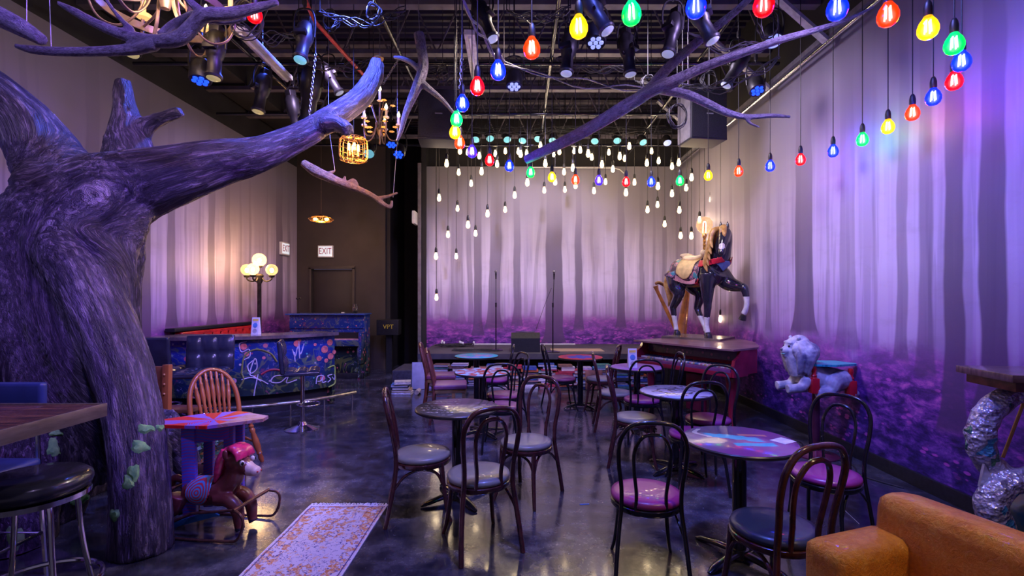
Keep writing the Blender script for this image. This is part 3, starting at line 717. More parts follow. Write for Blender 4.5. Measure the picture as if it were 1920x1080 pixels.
t = dining_chair(); t.location = (-.93, 6.35, 0); t.rotation_euler = (0, 0, math.atan2(.12, .99)-PI/2)
tag(t, 'reddish wooden chair with mauve seat, left of the red and white table', 'chair', 'wooden chairs by the book piles')
dup(t, (-1.17, 7.12, 0), math.atan2(.1, .99)-PI/2, 'reddish wooden chair farther back, left of the turquoise table', 'wooden chairs by the book piles')

# ------------------------------------------------------------------ cafe tables
def top_mat(kind):
    m, nt, b = base_mat('table_top_'+kind); h = NT(nt); o = h.obj(); s = h.sep(o); x, y = s[0], s[1]
    r = h.m('POWER', h.m('ADD', h.m('MULTIPLY', x, x), h.m('MULTIPLY', y, y)), .5); an = h.m('ARCTAN2', y, x)
    if kind == 'chalk':
        c = h.mix(h.noise(o, 3, 4), (.07, .07, .065), (.16, .16, .15))
        row = h.m('FRACT', h.m('MULTIPLY', y, 13.)); w = h.noise(h.vec(h.m('MULTIPLY', x, 34.), h.m('MULTIPLY', y, 60.), 0.), 1, 2)
        k = h.m('MULTIPLY', h.step(h.m('ABSOLUTE', h.m('SUBTRACT', row, .5)), .24, .18), h.step(w, .55, .58))
        k = h.m('MULTIPLY', k, h.m('MULTIPLY', h.step(x, .03, -.02), h.step(r, .30, .27)))
        c = h.mix(k, c, (.8, .8, .82)); k2 = h.m('MULTIPLY', h.step(h.noise(h.vec(h.m('MULTIPLY', x, .4), y, 0.), 22, 3), .56, .62), h.m('MULTIPLY', h.step(x, .02, .06), h.step(r, .27, .22)))
        c = h.mix(h.m('MULTIPLY', k2, .6), c, (.55, .55, .62))
    elif kind == 'marble':
        n = h.noise(o, 7, 5, dist=1.5); rg = h.m('SINE', h.m('ADD', h.m('MULTIPLY', r, 70.), h.m('MULTIPLY', n, 14.)))
        c = h.ramp(h.m('MULTIPLY_ADD', rg, .5, .5), [(.1, (.06, .06, .10)), (.3, (.33, .33, .46)), (1, (.46, .47, .62))]); c = h.mix(h.step(r, .16, .19), c, h.mix(h.step(h.noise(o, 13, 3), .60, .64), (.44, .45, .60), (.08, .08, .14)))
    elif kind == 'plain':
        c = h.mix(h.noise(o, 14, 4), (.27, .13, .40), (.40, .20, .52))
    elif kind == 'swan':
        n = h.noise(o, 6, 4, dist=.8)
        c = h.mix(h.step(h.m('ADD', x, h.m('MULTIPLY', y, -.8)), .12, -.25), (.25, .06, .26), (.14, .12, .20))
        c = h.mix(h.m('MULTIPLY', h.step(n, .5, .65), .4), c, (.22, .10, .34))
        # cyan bird: two sweeping bands, white neck, peach head
        b1 = h.m('ABSOLUTE', h.m('SUBTRACT', h.m('ADD', y, .015), h.m('ADD', h.m('MULTIPLY', x, -.35), h.m('MULTIPLY', n, .12)))); k = h.m('MULTIPLY', h.step(b1, .055, .045), h.step(h.m('ABSOLUTE', h.m('ADD', x, .02)), .17, .13))
        c = h.mix(k, c, (.03, .52, .66))
        b2 = h.m('ABSOLUTE', h.m('SUBTRACT', h.m('ADD', y, .13), h.m('MULTIPLY', n, .05))); k = h.m('MULTIPLY', h.step(b2, .035, .028), h.step(h.m('ABSOLUTE', h.m('SUBTRACT', x, .05)), .13, .11)); c = h.mix(k, c, (.02, .50, .66))
        k = h.m('MULTIPLY', h.step(h.m('ABSOLUTE', h.m('SUBTRACT', h.m('ADD', x, .19), h.m('MULTIPLY', h.m('SINE', h.m('MULTIPLY', y, 30.)), .03))), .02, .012), h.step(h.m('ABSOLUTE', h.m('SUBTRACT', y, .15)), .10, .09)); c = h.mix(k, c, (.6, .62, .55))
        k = h.m('MULTIPLY', h.step(h.m('ABSOLUTE', h.m('ADD', h.m('SUBTRACT', y, .11), h.m('MULTIPLY', x, .15))), .022, .016), h.step(h.m('ABSOLUTE', h.m('SUBTRACT', x, .12)), .09, .08)); c = h.mix(k, c, (.75, .32, .24))
    elif kind == 'star':
        pt = h.m('MULTIPLY', h.m('ABSOLUTE', h.m('SINE', h.m('MULTIPLY', an, 3.))), .11); k = h.step(h.m('SUBTRACT', r, pt), .12, .10)
        k2 = h.m('MULTIPLY', h.step(h.m('SINE', h.m('MULTIPLY', an, 8.)), -.1, .1), h.step(r, .30, .27))
        c = h.mix(h.m('MULTIPLY', k2, .5), (.62, .03, .06), (.25, .05, .30)); c = h.mix(k, c, (.04, .05, .45)); c = h.mix(h.step(r, .305, .31), c, (.75, .04, .05))
    elif kind == 'target':
        k = h.step(h.m('SINE', h.m('ADD', h.m('MULTIPLY', an, 9.), h.m('MULTIPLY', h.m('FLOOR', h.m('MULTIPLY', r, 9.)), PI))), -.05, .05)
        c = h.mix(k, (.36, .56, .64), (.45, .03, .03)); c = h.mix(h.step(r, .085, .08), c, (.40, .03, .03)); c = h.mix(h.step(r, .318, .322), c, (.35, .55, .62))
    else:
        n = h.noise(o, 5, 3, dist=1.2); c = h.ramp(n, [(.40, (.02, .42, .48)), (.49, (.03, .55, .60)), (.52, (.30, .14, .50)), (.58, (.45, .25, .60)), (.62, (.60, .42, .12)), (.68, (.03, .5, .6))]); c = h.mix(h.step(r, .26, .27), c, (.02, .5, .56))
    matte = kind in ('target', 'teal', 'star', 'plain')
    nt.links.new(c, b.inputs['Base Color']); b.inputs['Roughness'].default_value = .45 if matte else .20; b.inputs['Coat Weight'].default_value = 0 if matte else .4; b.inputs['Coat Roughness'].default_value = .12; b.inputs['Specular IOR Level'].default_value = .2 if matte else .5
    nt.links.new(h.bump(h.noise(o, 30, 3), .04), b.inputs['Normal'])
    return m
edge = mat('black_table_edge', (.02, .018, .02), .35, 0, .3, 20)
base_parts = None
def cafe_table(x, y, kind, label, rz=0., R=.335):
    global base_parts
    t = empty('cafe_table', (x, y, 0), rz, label, 'table', 'round pedestal tables')
    MB().lathe([(0, .712), (R-.012, .712), (R, .720), (R, .732), (R-.006, .7385), (0, .7385)], seg=48).build('table_edge', edge, t)
    MB().lathe([(0, .7386), (R-.008, .7386), (R-.010, .7402), (0, .7404)], seg=48).build('table_top', top_mat(kind), t)
    if base_parts is None:
        c_ = MB().lathe([(0, .04), (.042, .04), (.042, .69), (.11, .70), (.11, .712), (0, .712)], seg=20).build('column', blkmet, t)
        b_ = MB()
        for k in range(4):
            a = k*PI/2+.6; d = V((math.cos(a), math.sin(a), 0))
            b_.tube([d*.02+V((0, 0, .045)), d*.14+V((0, 0, .040)), d*.27+V((0, 0, .022)), d*.31+V((0, 0, .010))], [.034, .032, .026, .012], 10, flat=.6)
        b_.lathe([(0, .02), (.06, .02), (.055, .07), (0, .08)], seg=20)
        base_parts = (c_, b_.build('cross_base', blkmet, t))
    else:
        for p in base_parts: d = p.copy(); COL.objects.link(d); d.parent = t
    return t
cafe_table(-.506, 3.90, 'chalk', 'round table written over in white chalk, centre-left foreground')
tt = cafe_table(1.36, 3.0, 'swan', 'round purple table painted with a turquoise bird, right foreground')
solo(MB().box((0, 0, .0006), (.115, .10, .0012)), 'sticker', mat('paper_sticker', (.62, .62, .72), .5), 'pale square sticker on the right side of the bird-painted table', 'sticker', (1.615, 2.97, .7404), .5)
cafe_table(1.467, 4.55, 'marble', 'round grey-blue marbled table in front of the red piano')
cafe_table(1.49, 6.16, 'plain', 'round plain purple table with a menu card on it')
cafe_table(.896, 7.19, 'star', 'round red table with a blue star near the stage')
cafe_table(-.443, 5.76, 'target', 'round table with red and pale blue checked rings')
cafe_table(-.66, 7.34, 'teal', 'round turquoise table nearest the stage')

def menu(loc, rz, label):
    t = empty('menu_card', loc, rz, label, 'menu card', 'folded menu cards')
    MB().prism([(-.035, 0), (.035, 0), (.004, .24), (-.004, .24)], -.055, .055, Matrix(((0, 0, 1), (1, 0, 0), (0, 1, 0)))).build('card', mat('menu_paper', (.72, .70, .72), .5, 0, .04), t, smooth=False)
    tilt = math.atan2(.031, .24)
    def patch(nm, z, w, hh, c, rd=False):
        y = -(.035-(z/.24)*.031)-.0012; mb = MB(); R = Matrix.Rotation(PI/2-tilt, 3, 'X')
        if rd: mb.lathe([(0, 0), (w/2, 0), (w/2, .001), (0, .001)], (0, y, z), 24, R)
        else: mb.prism([(-w/2, -hh/2), (w/2, -hh/2), (w/2, hh/2), (-w/2, hh/2)], 0, .001, R, (0, y, z))
        mb.build(nm, c, t)
    patch('printed_banner', .205, .085, .03, mat('yellow_print', (.75, .55, .10), .5)); patch('printed_badge', .13, .07, .07, mat('blue_print', (.10, .25, .55), .5), True)
    patch('printed_badge', .05, .065, .06, mat('grey_print', (.40, .38, .45), .5), True); patch('printed_line', .175, .07, .006, mat('grey_print', (.40, .38, .45), .5))
    return t
menu((1.41, 6.08, .7404), .1, 'white menu card standing on the plain purple table')
# ------------------------------------------------------------------ painted bar, stools, booth, upright piano
def graffiti_mat(name, ax='X', dens=1., green=1.):
    m, nt, b = base_mat(name); h = NT(nt); o = h.obj(); s = h.sep(o); z = s[2]
    n = h.noise(o, 2.6, 4, dist=.8); n2 = h.noise(o, 7, 3, dist=1.5)
    c = h.ramp(h.m('ADD', h.m('MULTIPLY', z, .55), h.m('MULTIPLY', n, .5)), [(.30, (.006, .006, .012)), (.48, (.015, .04, .04)), (.62, (.01, .03, .13)), (.82, (.01, .045, .32))])
    c = h.mix(h.m('MULTIPLY', h.step(n2, .62, .66), .55), c, (.14, .24, .06))
    c = h.mix(h.m('MULTIPLY', h.step(h.noise(o, 4.4, 2, dist=2), .64, .70), .55), c, (.30, .05, .14))
    c = h.mix(h.m('MULTIPLY', h.m('MULTIPLY', h.step(h.m('ABSOLUTE', h.m('SUBTRACT', h.noise(o, 5.3, 2, dist=2.2), .5)), .010, .005), h.step(n, .5, .6)), .7), c, (.40, .36, .50))
    c = h.mix(h.m('MULTIPLY', h.step(h.m('ABSOLUTE', h.m('SUBTRACT', h.noise(o, 2.6, 2, dist=1.6), .47)), .03, .01), .35), c, (.26, .30, .05))
    v = h.vor(o, 5.5*dens, 0); vc = h.vor(o, 5.5*dens, 1); k = h.m('MULTIPLY', h.step(v, .24, .20), h.step(h.sep(vc)[0], .55, .6))
    c = h.mix(h.m('MULTIPLY', k, .9), c, h.mix(h.sep(vc)[1], (.75, .10, .08), (.80, .35, .40)))
    v = h.vor(o, 13*dens, 0); vc = h.vor(o, 13*dens, 1); k = h.m('MULTIPLY', h.step(v, .22, .18), h.step(h.sep(vc)[0], .72, .75))
    c = h.mix(h.m('MULTIPLY', k, .9), c, h.mix(h.sep(vc)[1], (.65, .50, .45), (.05, .45, .35)))
    nt.links.new(c, b.inputs['Base Color']); b.inputs['Roughness'].default_value = .3; b.inputs['Coat Weight'].default_value = .3
    return m
m_graf = graffiti_mat('bar_graffiti_paint'); BT = 1.10
# arc through three points
def circ(a, b_, c):
    ax, ay = a; bx, by = b_; cx, cy = c; d = 2*(ax*(by-cy)+bx*(cy-ay)+cx*(ay-by))
    ux = ((ax*ax+ay*ay)*(by-cy)+(bx*bx+by*by)*(cy-ay)+(cx*cx+cy*cy)*(ay-by))/d; uy = ((ax*ax+ay*ay)*(cx-bx)+(bx*bx+by*by)*(ax-cx)+(cx*cx+cy*cy)*(bx-ax))/d
    return ux, uy, math.hypot(ax-ux, ay-uy)
A3, B3, C3 = (-4.95, 6.45), (-3.75, 6.52), (-2.78, 7.32)
ux, uy, Rr = circ(A3, B3, C3)
a0 = math.atan2(A3[1]-uy, A3[0]-ux); a1 = math.atan2(C3[1]-uy, C3[0]-ux)
if a1 < a0: a1 += 2*PI
def arc(r, n=36, x0=a0, x1=a1): return [(ux+r*math.cos(x0+(x1-x0)*i/n), uy+r*math.sin(x0+(x1-x0)*i/n)) for i in range(n+1)]
be = empty('bar_counter', (0, 0, 0), 0, 'curved bar counter with a graffiti-painted front, at left below the long tree limb', 'bar counter')
def band(r0, r1, z0, z1, **k):
    o_ = arc(r0, **k); i_ = arc(r1, **k); return MB().prism(o_+i_[::-1], z0, z1)
band(Rr+.06, Rr-.50, BT-.045, BT).build('worktop', mat('worn_bar_top', (.14, .10, .10), .25, 0, .35, 7, coat=.4), be, angle=30)
band(Rr-.04, Rr-.10, .28, BT-.045).build('front_panel', m_graf, be, angle=30)
band(Rr-.16, Rr-.22, 0, .9).build('plinth', black, be, angle=30)
eb = MB(); q0 = arc(Rr-.04)[-1]; q1 = arc(Rr-.48)[-1]
eb.prism([q0, q1, (q1[0]-.03, q1[1]-.03), (q0[0]-.03, q0[1]-.03)], .05, BT-.045); eb.build('end_panel', m_graf, be)
fm = MB(); pm = arc(Rr-.036, 200)
def bar_pt(t, z, off=.0):
    i = max(0, min(199.99, t*200)); k = int(i); f = i-k; a_, b_ = pm[k], pm[k+1]; x = a_[0]+(b_[0]-a_[0])*f; y = a_[1]+(b_[1]-a_[1])*f
    dx, dy = x-ux, y-uy; l = math.hypot(dx, dy); return V((x+dx/l*off, y+dy/l*off, z))
def px2t(px):
    best = min(range(201), key=lambda i: abs(CX+F*pm[i][0]/pm[i][1]-px)); return best/200
def strokes(name, lst, m, r=.008):
    for st_ in lst:
        mb = MB(); pts = []
        for px, py in st_:
            t = px2t(px); q = bar_pt(t, 0); pts.append(bar_pt(t, CAMZ+(CY-py)*q.y/F, .003))
        mb.tube(pts, r, 6, smooth=6); mb.build(name, m, be)
sp_w = mat('white_spray_paint', (.55, .50, .62), .5, 0, .15, 20)
strokes('sprayed_stroke', [
    [(462, 640), (450, 645), (452, 660), (466, 655), (468, 668), (455, 676)],
    [(474, 676), (464, 686), (470, 700), (482, 690), (478, 672), (468, 700), (476, 706), (490, 715)], [(452, 712), (470, 708), (488, 712), (502, 720)], [(484, 702), (478, 730), (476, 742)],
    [(530, 703), (514, 706), (508, 716), (524, 717), (540, 706), (538, 718), (556, 712)],
    [(592, 720), (596, 706), (606, 705), (602, 714), (595, 715)], [(606, 703), (604, 717), (612, 715)], [(622, 702), (614, 705), (620, 711), (614, 717)], [(626, 702), (632, 706), (626, 712), (622, 707)],
    [(548, 655), (554, 668), (558, 650), (564, 664), (570, 644)], [(552, 660), (553, 678)], [(560, 640), (562, 672)]], sp_w)
strokes('sprayed_swirl', [[(452, 700), (458, 668), (480, 655), (506, 662), (520, 678)], [(452, 700), (456, 712), (450, 726)]], mat('olive_spray_paint', (.22, .24, .06), .5), .012)
strokes('sprayed_swirl', [[(490, 702), (505, 694), (520, 693), (532, 698)]], mat('crimson_spray_paint', (.35, .03, .06), .5), .014)
strokes('sprayed_swirl', [[(614, 690), (626, 686), (634, 700), (630, 718), (616, 726)]], mat('lime_spray_paint', (.38, .50, .08), .5), .010)
fm = MB()
for px, py, r in ((556, 644, 6), (562, 638, 3), (608, 655, 7), (618, 642, 6), (598, 672, 5), (620, 668, 6), (456, 650, 6), (462, 664, 4), (612, 676, 4), (590, 646, 3), (626, 660, 4)):
    t = px2t(px); q = bar_pt(t, 0)
    qq = bar_pt(t, CAMZ+(CY-py)*q.y/F, .002); dx, dy = qq.x-ux, qq.y-uy; R_ = V((dx, dy, 0)).to_track_quat('Z', 'Y').to_matrix(); MB().lathe([(0, 0), (r*q.y/F, 0), (r*q.y/F, .002), (0, .002)], qq, 14, R_).build('sprayed_spot', mat('coral_spray_paint', (.72, .18, .16), .5, 0, .3, 18), be)
# foot rail
rl = empty('foot_rail', (0, 0, 0), 0, 'curved metal foot rail on short legs along the bar front', 'foot rail')
rp = [V((x, y, .20)) for x, y in arc(Rr+.30, 40, a0+.18, a1+.05)]
MB().tube(rp, .026, 10).build('rail', mat('tarnished_rail', (.50, .46, .34), .3, .9, .3, 14), rl)
for i in (4, 11, 18, 25, 32, 39): MB().cyl(rp[i]-V((0, 0, .2)), rp[i], .012, seg=8).build('leg', chrome, rl)

vin = mat('black_vinyl', (.022, .024, .038), .26, 0, .2, 9, coat=.3, bump=.05)
def tufted(mb, nx, ny, w, hh, d, f):
    """grid of cushions; f maps (u,v,bulge) to a point"""
    N = 6
    def g(u, v):
        a = math.sin(PI*((u*nx) % 1 if u < 1 else 0)); c = math.sin(PI*((v*ny) % 1 if v < 1 else 0))
        return f(u, v, d*(abs(a)**.4)*(abs(c)**.4))
    return mb.grid(g, nx*N, ny*N)
def bar_stool():
    t = empty('bar_stool', (0, 0, 0))
    s = MB(); s.box((0, 0, .700), (.40, .40, .05), bev=.02); tufted(s, 3, 3, 0, 0, .028, lambda u, v, b_: ((u-.5)*.40, (v-.5)*.40, .722+b_)); s.build('seat', vin, t, angle=80)
    b_ = MB(); b_.box((0, -.225, .90), (.42, .05, .40), bev=.022, rx=.10)
    tufted(b_, 3, 2, 0, 0, .024, lambda u, v, q: ((u-.5)*.41, -.2+q-(v-.5)*.04, .72+v*.36)); b_.build('backrest', vin, t, angle=80)
    MB().tube([(0, 0, .68), (0, 0, .03)], .026, 14).build('column', chrome, t)
    MB().lathe([(0, 0), (.205, 0), (.205, .010), (.14, .025), (.06, .05), (.035, .09), (0, .095)], seg=36).build('base', chrome, t)
    MB().tube([(.14*math.cos(a), .07+.13*math.sin(a), .30) for a in [2*PI*k/20 for k in range(20)]], .011, 8, closed=True).build('footrest', chrome, t)
    return t
s1 = bar_stool(); s1.location = (-2.69, 5.98, 0); s1.rotation_euler = (0, 0, -1.2)
# faces right towards the room with its back to the left
tag(s1, 'black tufted bar stool on a chrome trumpet base, rightmost of three at the bar', 'bar stool', 'bar stools at the painted bar')
dup(s1, (-3.68, 5.62, 0), PI+.30, 'black tufted bar stool facing us, in the middle of the painted bar', 'bar stools at the painted bar').scale = (1.22, 1.22, 1.06)
dup(s1, (-4.30, 5.80, 0), .12, 'black bar stool half hidden by the tree trunk, its plain back to us', 'bar stools at the painted bar').scale = (1.15, 1.15, 1.06)

bo = empty('booth_seat', (0, 0, 0), 0, 'red tufted booth seat along the left mural wall behind the bar', 'booth')
bm_ = MB(); bm_.box((LX+.10, 8.0, .75), (.12, 2.0, .74), bev=.03); tufted(bm_, 9, 2, 0, 0, .03, lambda u, v, q: (LX+.16+q, 7.05+u*1.9, .45+v*.62)); bm_.build('backrest', mat('red_vinyl', (.55, .02, .02), .3, 0, .2, 8, coat=.3), bo, angle=80)
MB().box((LX+.09, 7.95, 1.155), (.14, 2.2, .05), bev=.008).build('top_rail', blk, bo)
MB().box((LX+.24, 8.0, .24), (.32, 2.0, .46), bev=.03).build('seat', mat('red_vinyl', (.55, .02, .02)), bo)

# upright piano
pe = empty('upright_piano', (-3.90, 9.78, 0), 0, 'upright piano painted all over with blue graffiti, below the exit sign', 'piano')
mg2 = graffiti_mat('piano_graffiti_paint', dens=1.6)
MB().box((0, .18, .635), (1.52, .34, 1.27), bev=.01).build('case', mg2, pe)
MB().box((0, .12, 1.285), (1.58, .50, .03), bev=.008).build('lid', mat('blue_piano_lid', (.05, .10, .40), .35), pe)
MB().box((0, -.01, 1.13), (1.50, .03, .26), bev=.004).build('music_panel', graffiti_mat('piano_music_panel_paint', dens=2.4), pe)
MB().box((0, -.12, .72), (1.54, .30, .12), bev=.01).build('key_bed', mg2, pe)
kb = MB()
for i in range(50): kb.box((-.72+i*.0294, -.15, .79), (.0265, .15, .02), bev=.002)
kb.build('white_keys', mat('aged_keys', (.55, .30, .36), .35, 0, .3, 9), pe)
MB().box((0, -.02, .86), (1.44, .02, .12)).build('fallboard', blk, pe)
for sx in (-1, 1):
    MB().box((sx*.75, -.10, .62), (.05, .36, .62), bev=.01).build('side_arm', mg2, pe)
    MB().lathe([(0, 0), (.035, 0), (.04, .1), (.028, .3), (.045, .6), (.03, .64), (0, .64)], (sx*.72, -.22, 0), 14).build('leg', mg2, pe)
MB().box((0, -.03, .05), (1.5, .1, .1), bev=.01).build('toe_board', blk, pe)
for x in (-.08, .08): MB().box((x, -.13, .06), (.03, .12, .015), bev=.004).build('pedal', mat('brass', (.75, .45, .14)), pe)
jar = empty('glass_jar', (-3.36, 9.86, 1.30), 0, 'clear glass jar with tips standing on the upright piano', 'jar')
mgl, ntg, bg_ = base_mat('clear_glass'); bg_.inputs['Transmission Weight'].default_value = 1; bg_.inputs['Roughness'].default_value = .03; bg_.inputs['Base Color'].default_value = (.95, .97, 1, 1)
MB().lathe([(0, 0), (.055, 0), (.058, .02), (.058, .13), (.045, .16), (.045, .19), (.042, .19), (.042, .16), (.054, .13), (.054, .02), (0, .012)], seg=20).build('glass', mgl, jar)
MB().lathe([(0, .012), (.05, .012), (.05, .045), (.02, .055), (0, .055)], seg=14).build('tips', mat('paper_money', (.50, .45, .30), .7, 0, .4, 30), jar)
solo(MB().box((0, 0, .012), (.06, .04, .024), bev=.004), 'small_box', wht, 'tiny pale box on the upright piano left of the jar', 'box', (-3.60, 9.84, 1.30))
wr = MB(); wr.tube([(0, 0, 0), (0, 0, .2), (.01, 0, .28)], .004, 6); wr.lathe([(0, 0), (.03, 0), (.03, .01), (0, .012)]); wr.ell((-.02, 0, .30), (.03, .01, .02)); wr.ell((.035, 0, .305), (.028, .01, .018))
solo(wr, 'music_clip', blkmet, 'thin wire clip ornament at the left end of the upright piano', 'ornament', (-4.52, 9.86, 1.30))
menu(tuple(bar_pt(px2t(478), BT, -.25)), -.1, 'white menu card standing on the curved bar')

# lamp post
lp = empty('street_lamp', (-4.50, 8.35, 0), 0, 'old street lamp with four glowing globes by the left mural wall', 'lamp post')
bmm = mat('bronze_lamp_metal', (.07, .055, .04), .45, .6, .3, 20, bump=.2)
MB().lathe([(0, 0), (.14, 0), (.14, .06), (.09, .12), (.05, .3), (.045, .34), (.036, .36), (.034, 1.86), (.055, 1.9), (.05, 1.95), (.075, 2.0), (.04, 2.03), (0, 2.03)], seg=18).build('post', bmm, lp)
gl_m = emis('warm_globe_glass', (.9, .66, .36), .55, .45); bu_m = emis('warm_bulb', (1, .84, .58), 30)
for (x, y, z) in ((0, -.0, 2.27), (-.215, 0, 2.10), (.215, 0, 2.10), (0, -.2, 2.10)):
    if (x or y):
        MB().tube([(x*.15, y*.15, 1.98), (x*.5, y*.5, 1.90), (x*.95, y*.95, 1.93), (x, y, 1.99)], .013, 8, smooth=5).build('arm', bmm, lp)
    MB().lathe([(0, z-.14), (.04, z-.13), (.055, z-.10), (.03, z-.09), (0, z-.09)], (x, y, 0), 14).build('cup', bmm, lp)
    g_ = MB().ell((x, y, z), (.115 if z > 2.2 else .098,)*3, seg=24, rings=14).build('globe', gl_m, lp)
    MB().ell((x, y, z-.01), (.03, .03, .042)).build('bulb', bu_m, g_)
lamp('POINT', 'globe_glow', (-4.50, 8.35, 2.27), 24, WARM, .12)
lamp('POINT', 'globe_glow', (-4.50, 8.15, 2.10), 18, WARM, .10)

# exit signs, boxes on the wall
def exit_sign(loc, rz, label):
    e = empty('exit_sign', loc, rz, label, 'exit sign', 'exit signs')
    MB().box((0, 0, 0), (.34, .06, .27), bev=.008).build('housing', wht, e)
    MB().box((0, -.032, .0), (.30, .006, .22), bev=.002).build('face', emis('sign_face', (.72, .80, .90), .62), e)
    text_mb(MB(), 'EXIT', .175, Matrix.Rotation(PI/2, 3, 'X') @ Matrix.Diagonal((.80, 1.15, 1)), (0, -.037, 0), .002).build('lettering', mat('exit_red', (.42, .01, .04), .4), e, smooth=False)
    return e
exit_sign((-4.38, 10.91, 2.66), 0, 'lit exit sign above the brown door')
exit_sign((LX+.035, 10.30, 2.66), PI/2, 'exit sign on the left mural wall seen at a slant')
e = exit_sign((-2.26, 10.42, 3.33), -PI/2, 'exit sign seen edge-on at the left edge of the stage mural'); 
vb = empty('wall_box', (-2.80, 10.2, 0), 0, 'black cabinet marked VPT in yellow in the dark recess', 'cabinet')
MB().box((0, .15, .99), (.46, .28, .33), bev=.01).build('box', blk, vb)
MB().box((0, .2, .41), (.12, .12, .82)).build('stand', blk, vb)
text_mb(MB(), 'VPT', .13, FACE_CAM, (.02, .004, 1.0), .002).build('lettering', mat('yellow_paint', (.65, .52, .05), .5), vb, smooth=False)

# ------------------------------------------------------------------ left foreground: bar table, stools, bench, windsor chair, pony table
bt = empty('high_table', (-3.0, 1.85, 0), 0, 'high wooden bar table with a thick steel edge at the left, cut by the frame', 'table')
m, nt, b = base_mat('barn_wood_planks'); h = NT(nt); o = h.obj(); s = h.sep(o)
pl = h.m('FRACT', h.m('MULTIPLY', s[1], 8.)); g = h.noise(h.vec(h.m('MULTIPLY', s[0], 1.2), h.m('MULTIPLY', s[1], 16.), 0.), 3, 6, rough=.65)
c = h.ramp(g, [(.35, (.03, .015, .012)), (.5, (.13, .05, .035)), (.68, (.38, .16, .09))]); c = h.mix(h.step(pl, .04, .02), c, (.01, .008, .008))
nt.links.new(c, b.inputs['Base Color']); b.inputs['Roughness'].default_value = .25; b.inputs['Coat Weight'].default_value = .3; nt.links.new(h.bump(g, .2), b.inputs['Normal'])
MB().box((0, 0, 1.045), (1.68, 1.30, .045), bev=.004).build('planked_top', m, bt)
eg = MB()
for sx in (-1, 1): eg.box((sx*.845, 0, 1.038), (.012, 1.34, .068), bev=.003)
for sy in (-1, 1): eg.box((0, sy*.66, 1.038), (1.70, .012, .068), bev=.003)
eg.build('steel_edge', mat('brushed_steel_edge', (.40, .34, .30), .35, .8, .25, 30, stretch=(1, .2, 1)), bt)
MB().box((0, 0, .5), (.12, .12, 1.0), bev=.01).build('column', blk, bt); MB().box((0, 0, .02), (.6, .6, .04), bev=.01).build('base', blk, bt)
rs = empty('round_bar_stool', (-2.38, 2.36, 0), .35, 'round black padded bar stool with chrome legs under the high table, left foreground', 'bar stool')
MB().lathe([(0, .665), (.20, .665), (.222, .68), (.230, .705), (.226, .73), (.20, .752), (.12, .760), (0, .762)], seg=36).build('seat', vin, rs, angle=80)
MB().lathe([(.16, .640), (.222, .640), (.224, .665), (.16, .665)], seg=36, closed=True).build('seat_ring', chrome, rs)
for k in range(4):
    a = PI/4+k*PI/2; c_, s_ = math.cos(a), math.sin(a)
    MB().tube([(c_*.155, s_*.155, .645), (c_*.175, s_*.175, .60), (c_*.20, s_*.20, .35), (c_*.26, s_*.26, 0)], .0125, 10, smooth=4).build('leg', chrome, rs)
MB().tube([(.262*math.cos(t), .262*math.sin(t), .20) for t in [2*PI*k/40 for k in range(40)]], .013, 8, closed=True).build('foot_ring', chrome, rs)
bs = empty('backed_bar_stool', (-2.98, 2.62, 0), PI, 'blue vinyl bar stool with a low back, beyond the high table', 'bar stool')
MB().box((0, -.18, 1.05), (.46, .05, .16), bev=.022).build('backrest', mat('navy_vinyl', (.03, .05, .16), .35, 0, .15, 8), bs)
MB().box((0, 0, .665), (.42, .38, .06), bev=.03).build('seat', mat('navy_vinyl', (.03, .05, .16)), bs)
for sx in (-1, 1):
    MB().tube([(sx*.17, -.20, 1.0), (sx*.17, -.20, .7), (sx*.2, -.22, 0)], .012, 8, smooth=3).build('leg', chrome, bs)
    MB().tube([(sx*.17, .18, .7), (sx*.2, .22, 0)], .012, 8).build('leg', chrome, bs)
MB().tube([(sx, sy, .25) for sx, sy in ((-.19, -.2), (.19, -.2), (.19, .21), (-.19, .21))], .010, 8, closed=True).build('foot_ring', chrome, bs)

ow = mat('orange_oak', (.42, .13, .035), .28, 0, .25, 6, coat=.35, stretch=(1, 1, .25), c2=(.26, .07, .02))
def turned(mb, a, b_, r):
    """turned leg: beads and swells"""
    a, b_ = V(a), V(b_); prof = [(0, .7), (.06, .9), (.10, .6), (.13, 1), (.18, .7), (.22, 1.05), (.30, .75), (.45, 1.15), (.62, 1.2), (.75, .85), (.78, 1.05), (.82, .7), (.90, .95), (1, .6)]
    return mb.tube([a+(b_-a)*t for t, _ in prof], [r*q for _, q in prof], 12)
wc = empty('windsor_chair', (-2.90, 4.74, 0), math.atan2(-.62, .78)-PI/2, 'orange-brown spindle-back Windsor chair behind the painted pony table', 'chair')
wc.scale = (1.18, 1.18, .98)
sm = MB(); pts = [(.21*math.cos(a)*1.08*(abs(math.cos(a))**-.15 if abs(math.cos(a)) > .05 else 1), .22*math.sin(a)) for a in [2*PI*k/32 for k in range(32)]]
sm.prism([(x*.98, y) for x, y in pts], .418, .452); sm.prism([(x*.92, y*.92) for x, y in pts], .41, .418); sm.build('seat', ow, wc, angle=50)
for sx in (-1, 1):
    turned(MB(), (sx*.14, .14, .415), (sx*.21, .22, 0), .022).build('leg', ow, wc); turned(MB(), (sx*.14, -.13, .415), (sx*.20, -.24, 0), .022).build('leg', ow, wc)
    turned(MB(), (sx*.175, .18, .2), (sx*.17, -.18, .2), .012).build('stretcher', ow, wc)
turned(MB(), (-.172, 0, .2), (.172, 0, .2), .012).build('stretcher', ow, wc)
def hoop(t): a = PI*t; return V((-.205*math.cos(a)*(1-.10*(1-math.sin(a))), -.17-.13*math.sin(a)**.9, .44+.46*math.sin(a)**.8))
MB().tube([hoop(k/28) for k in range(29)], .020, 10).build('back_hoop', ow, wc)
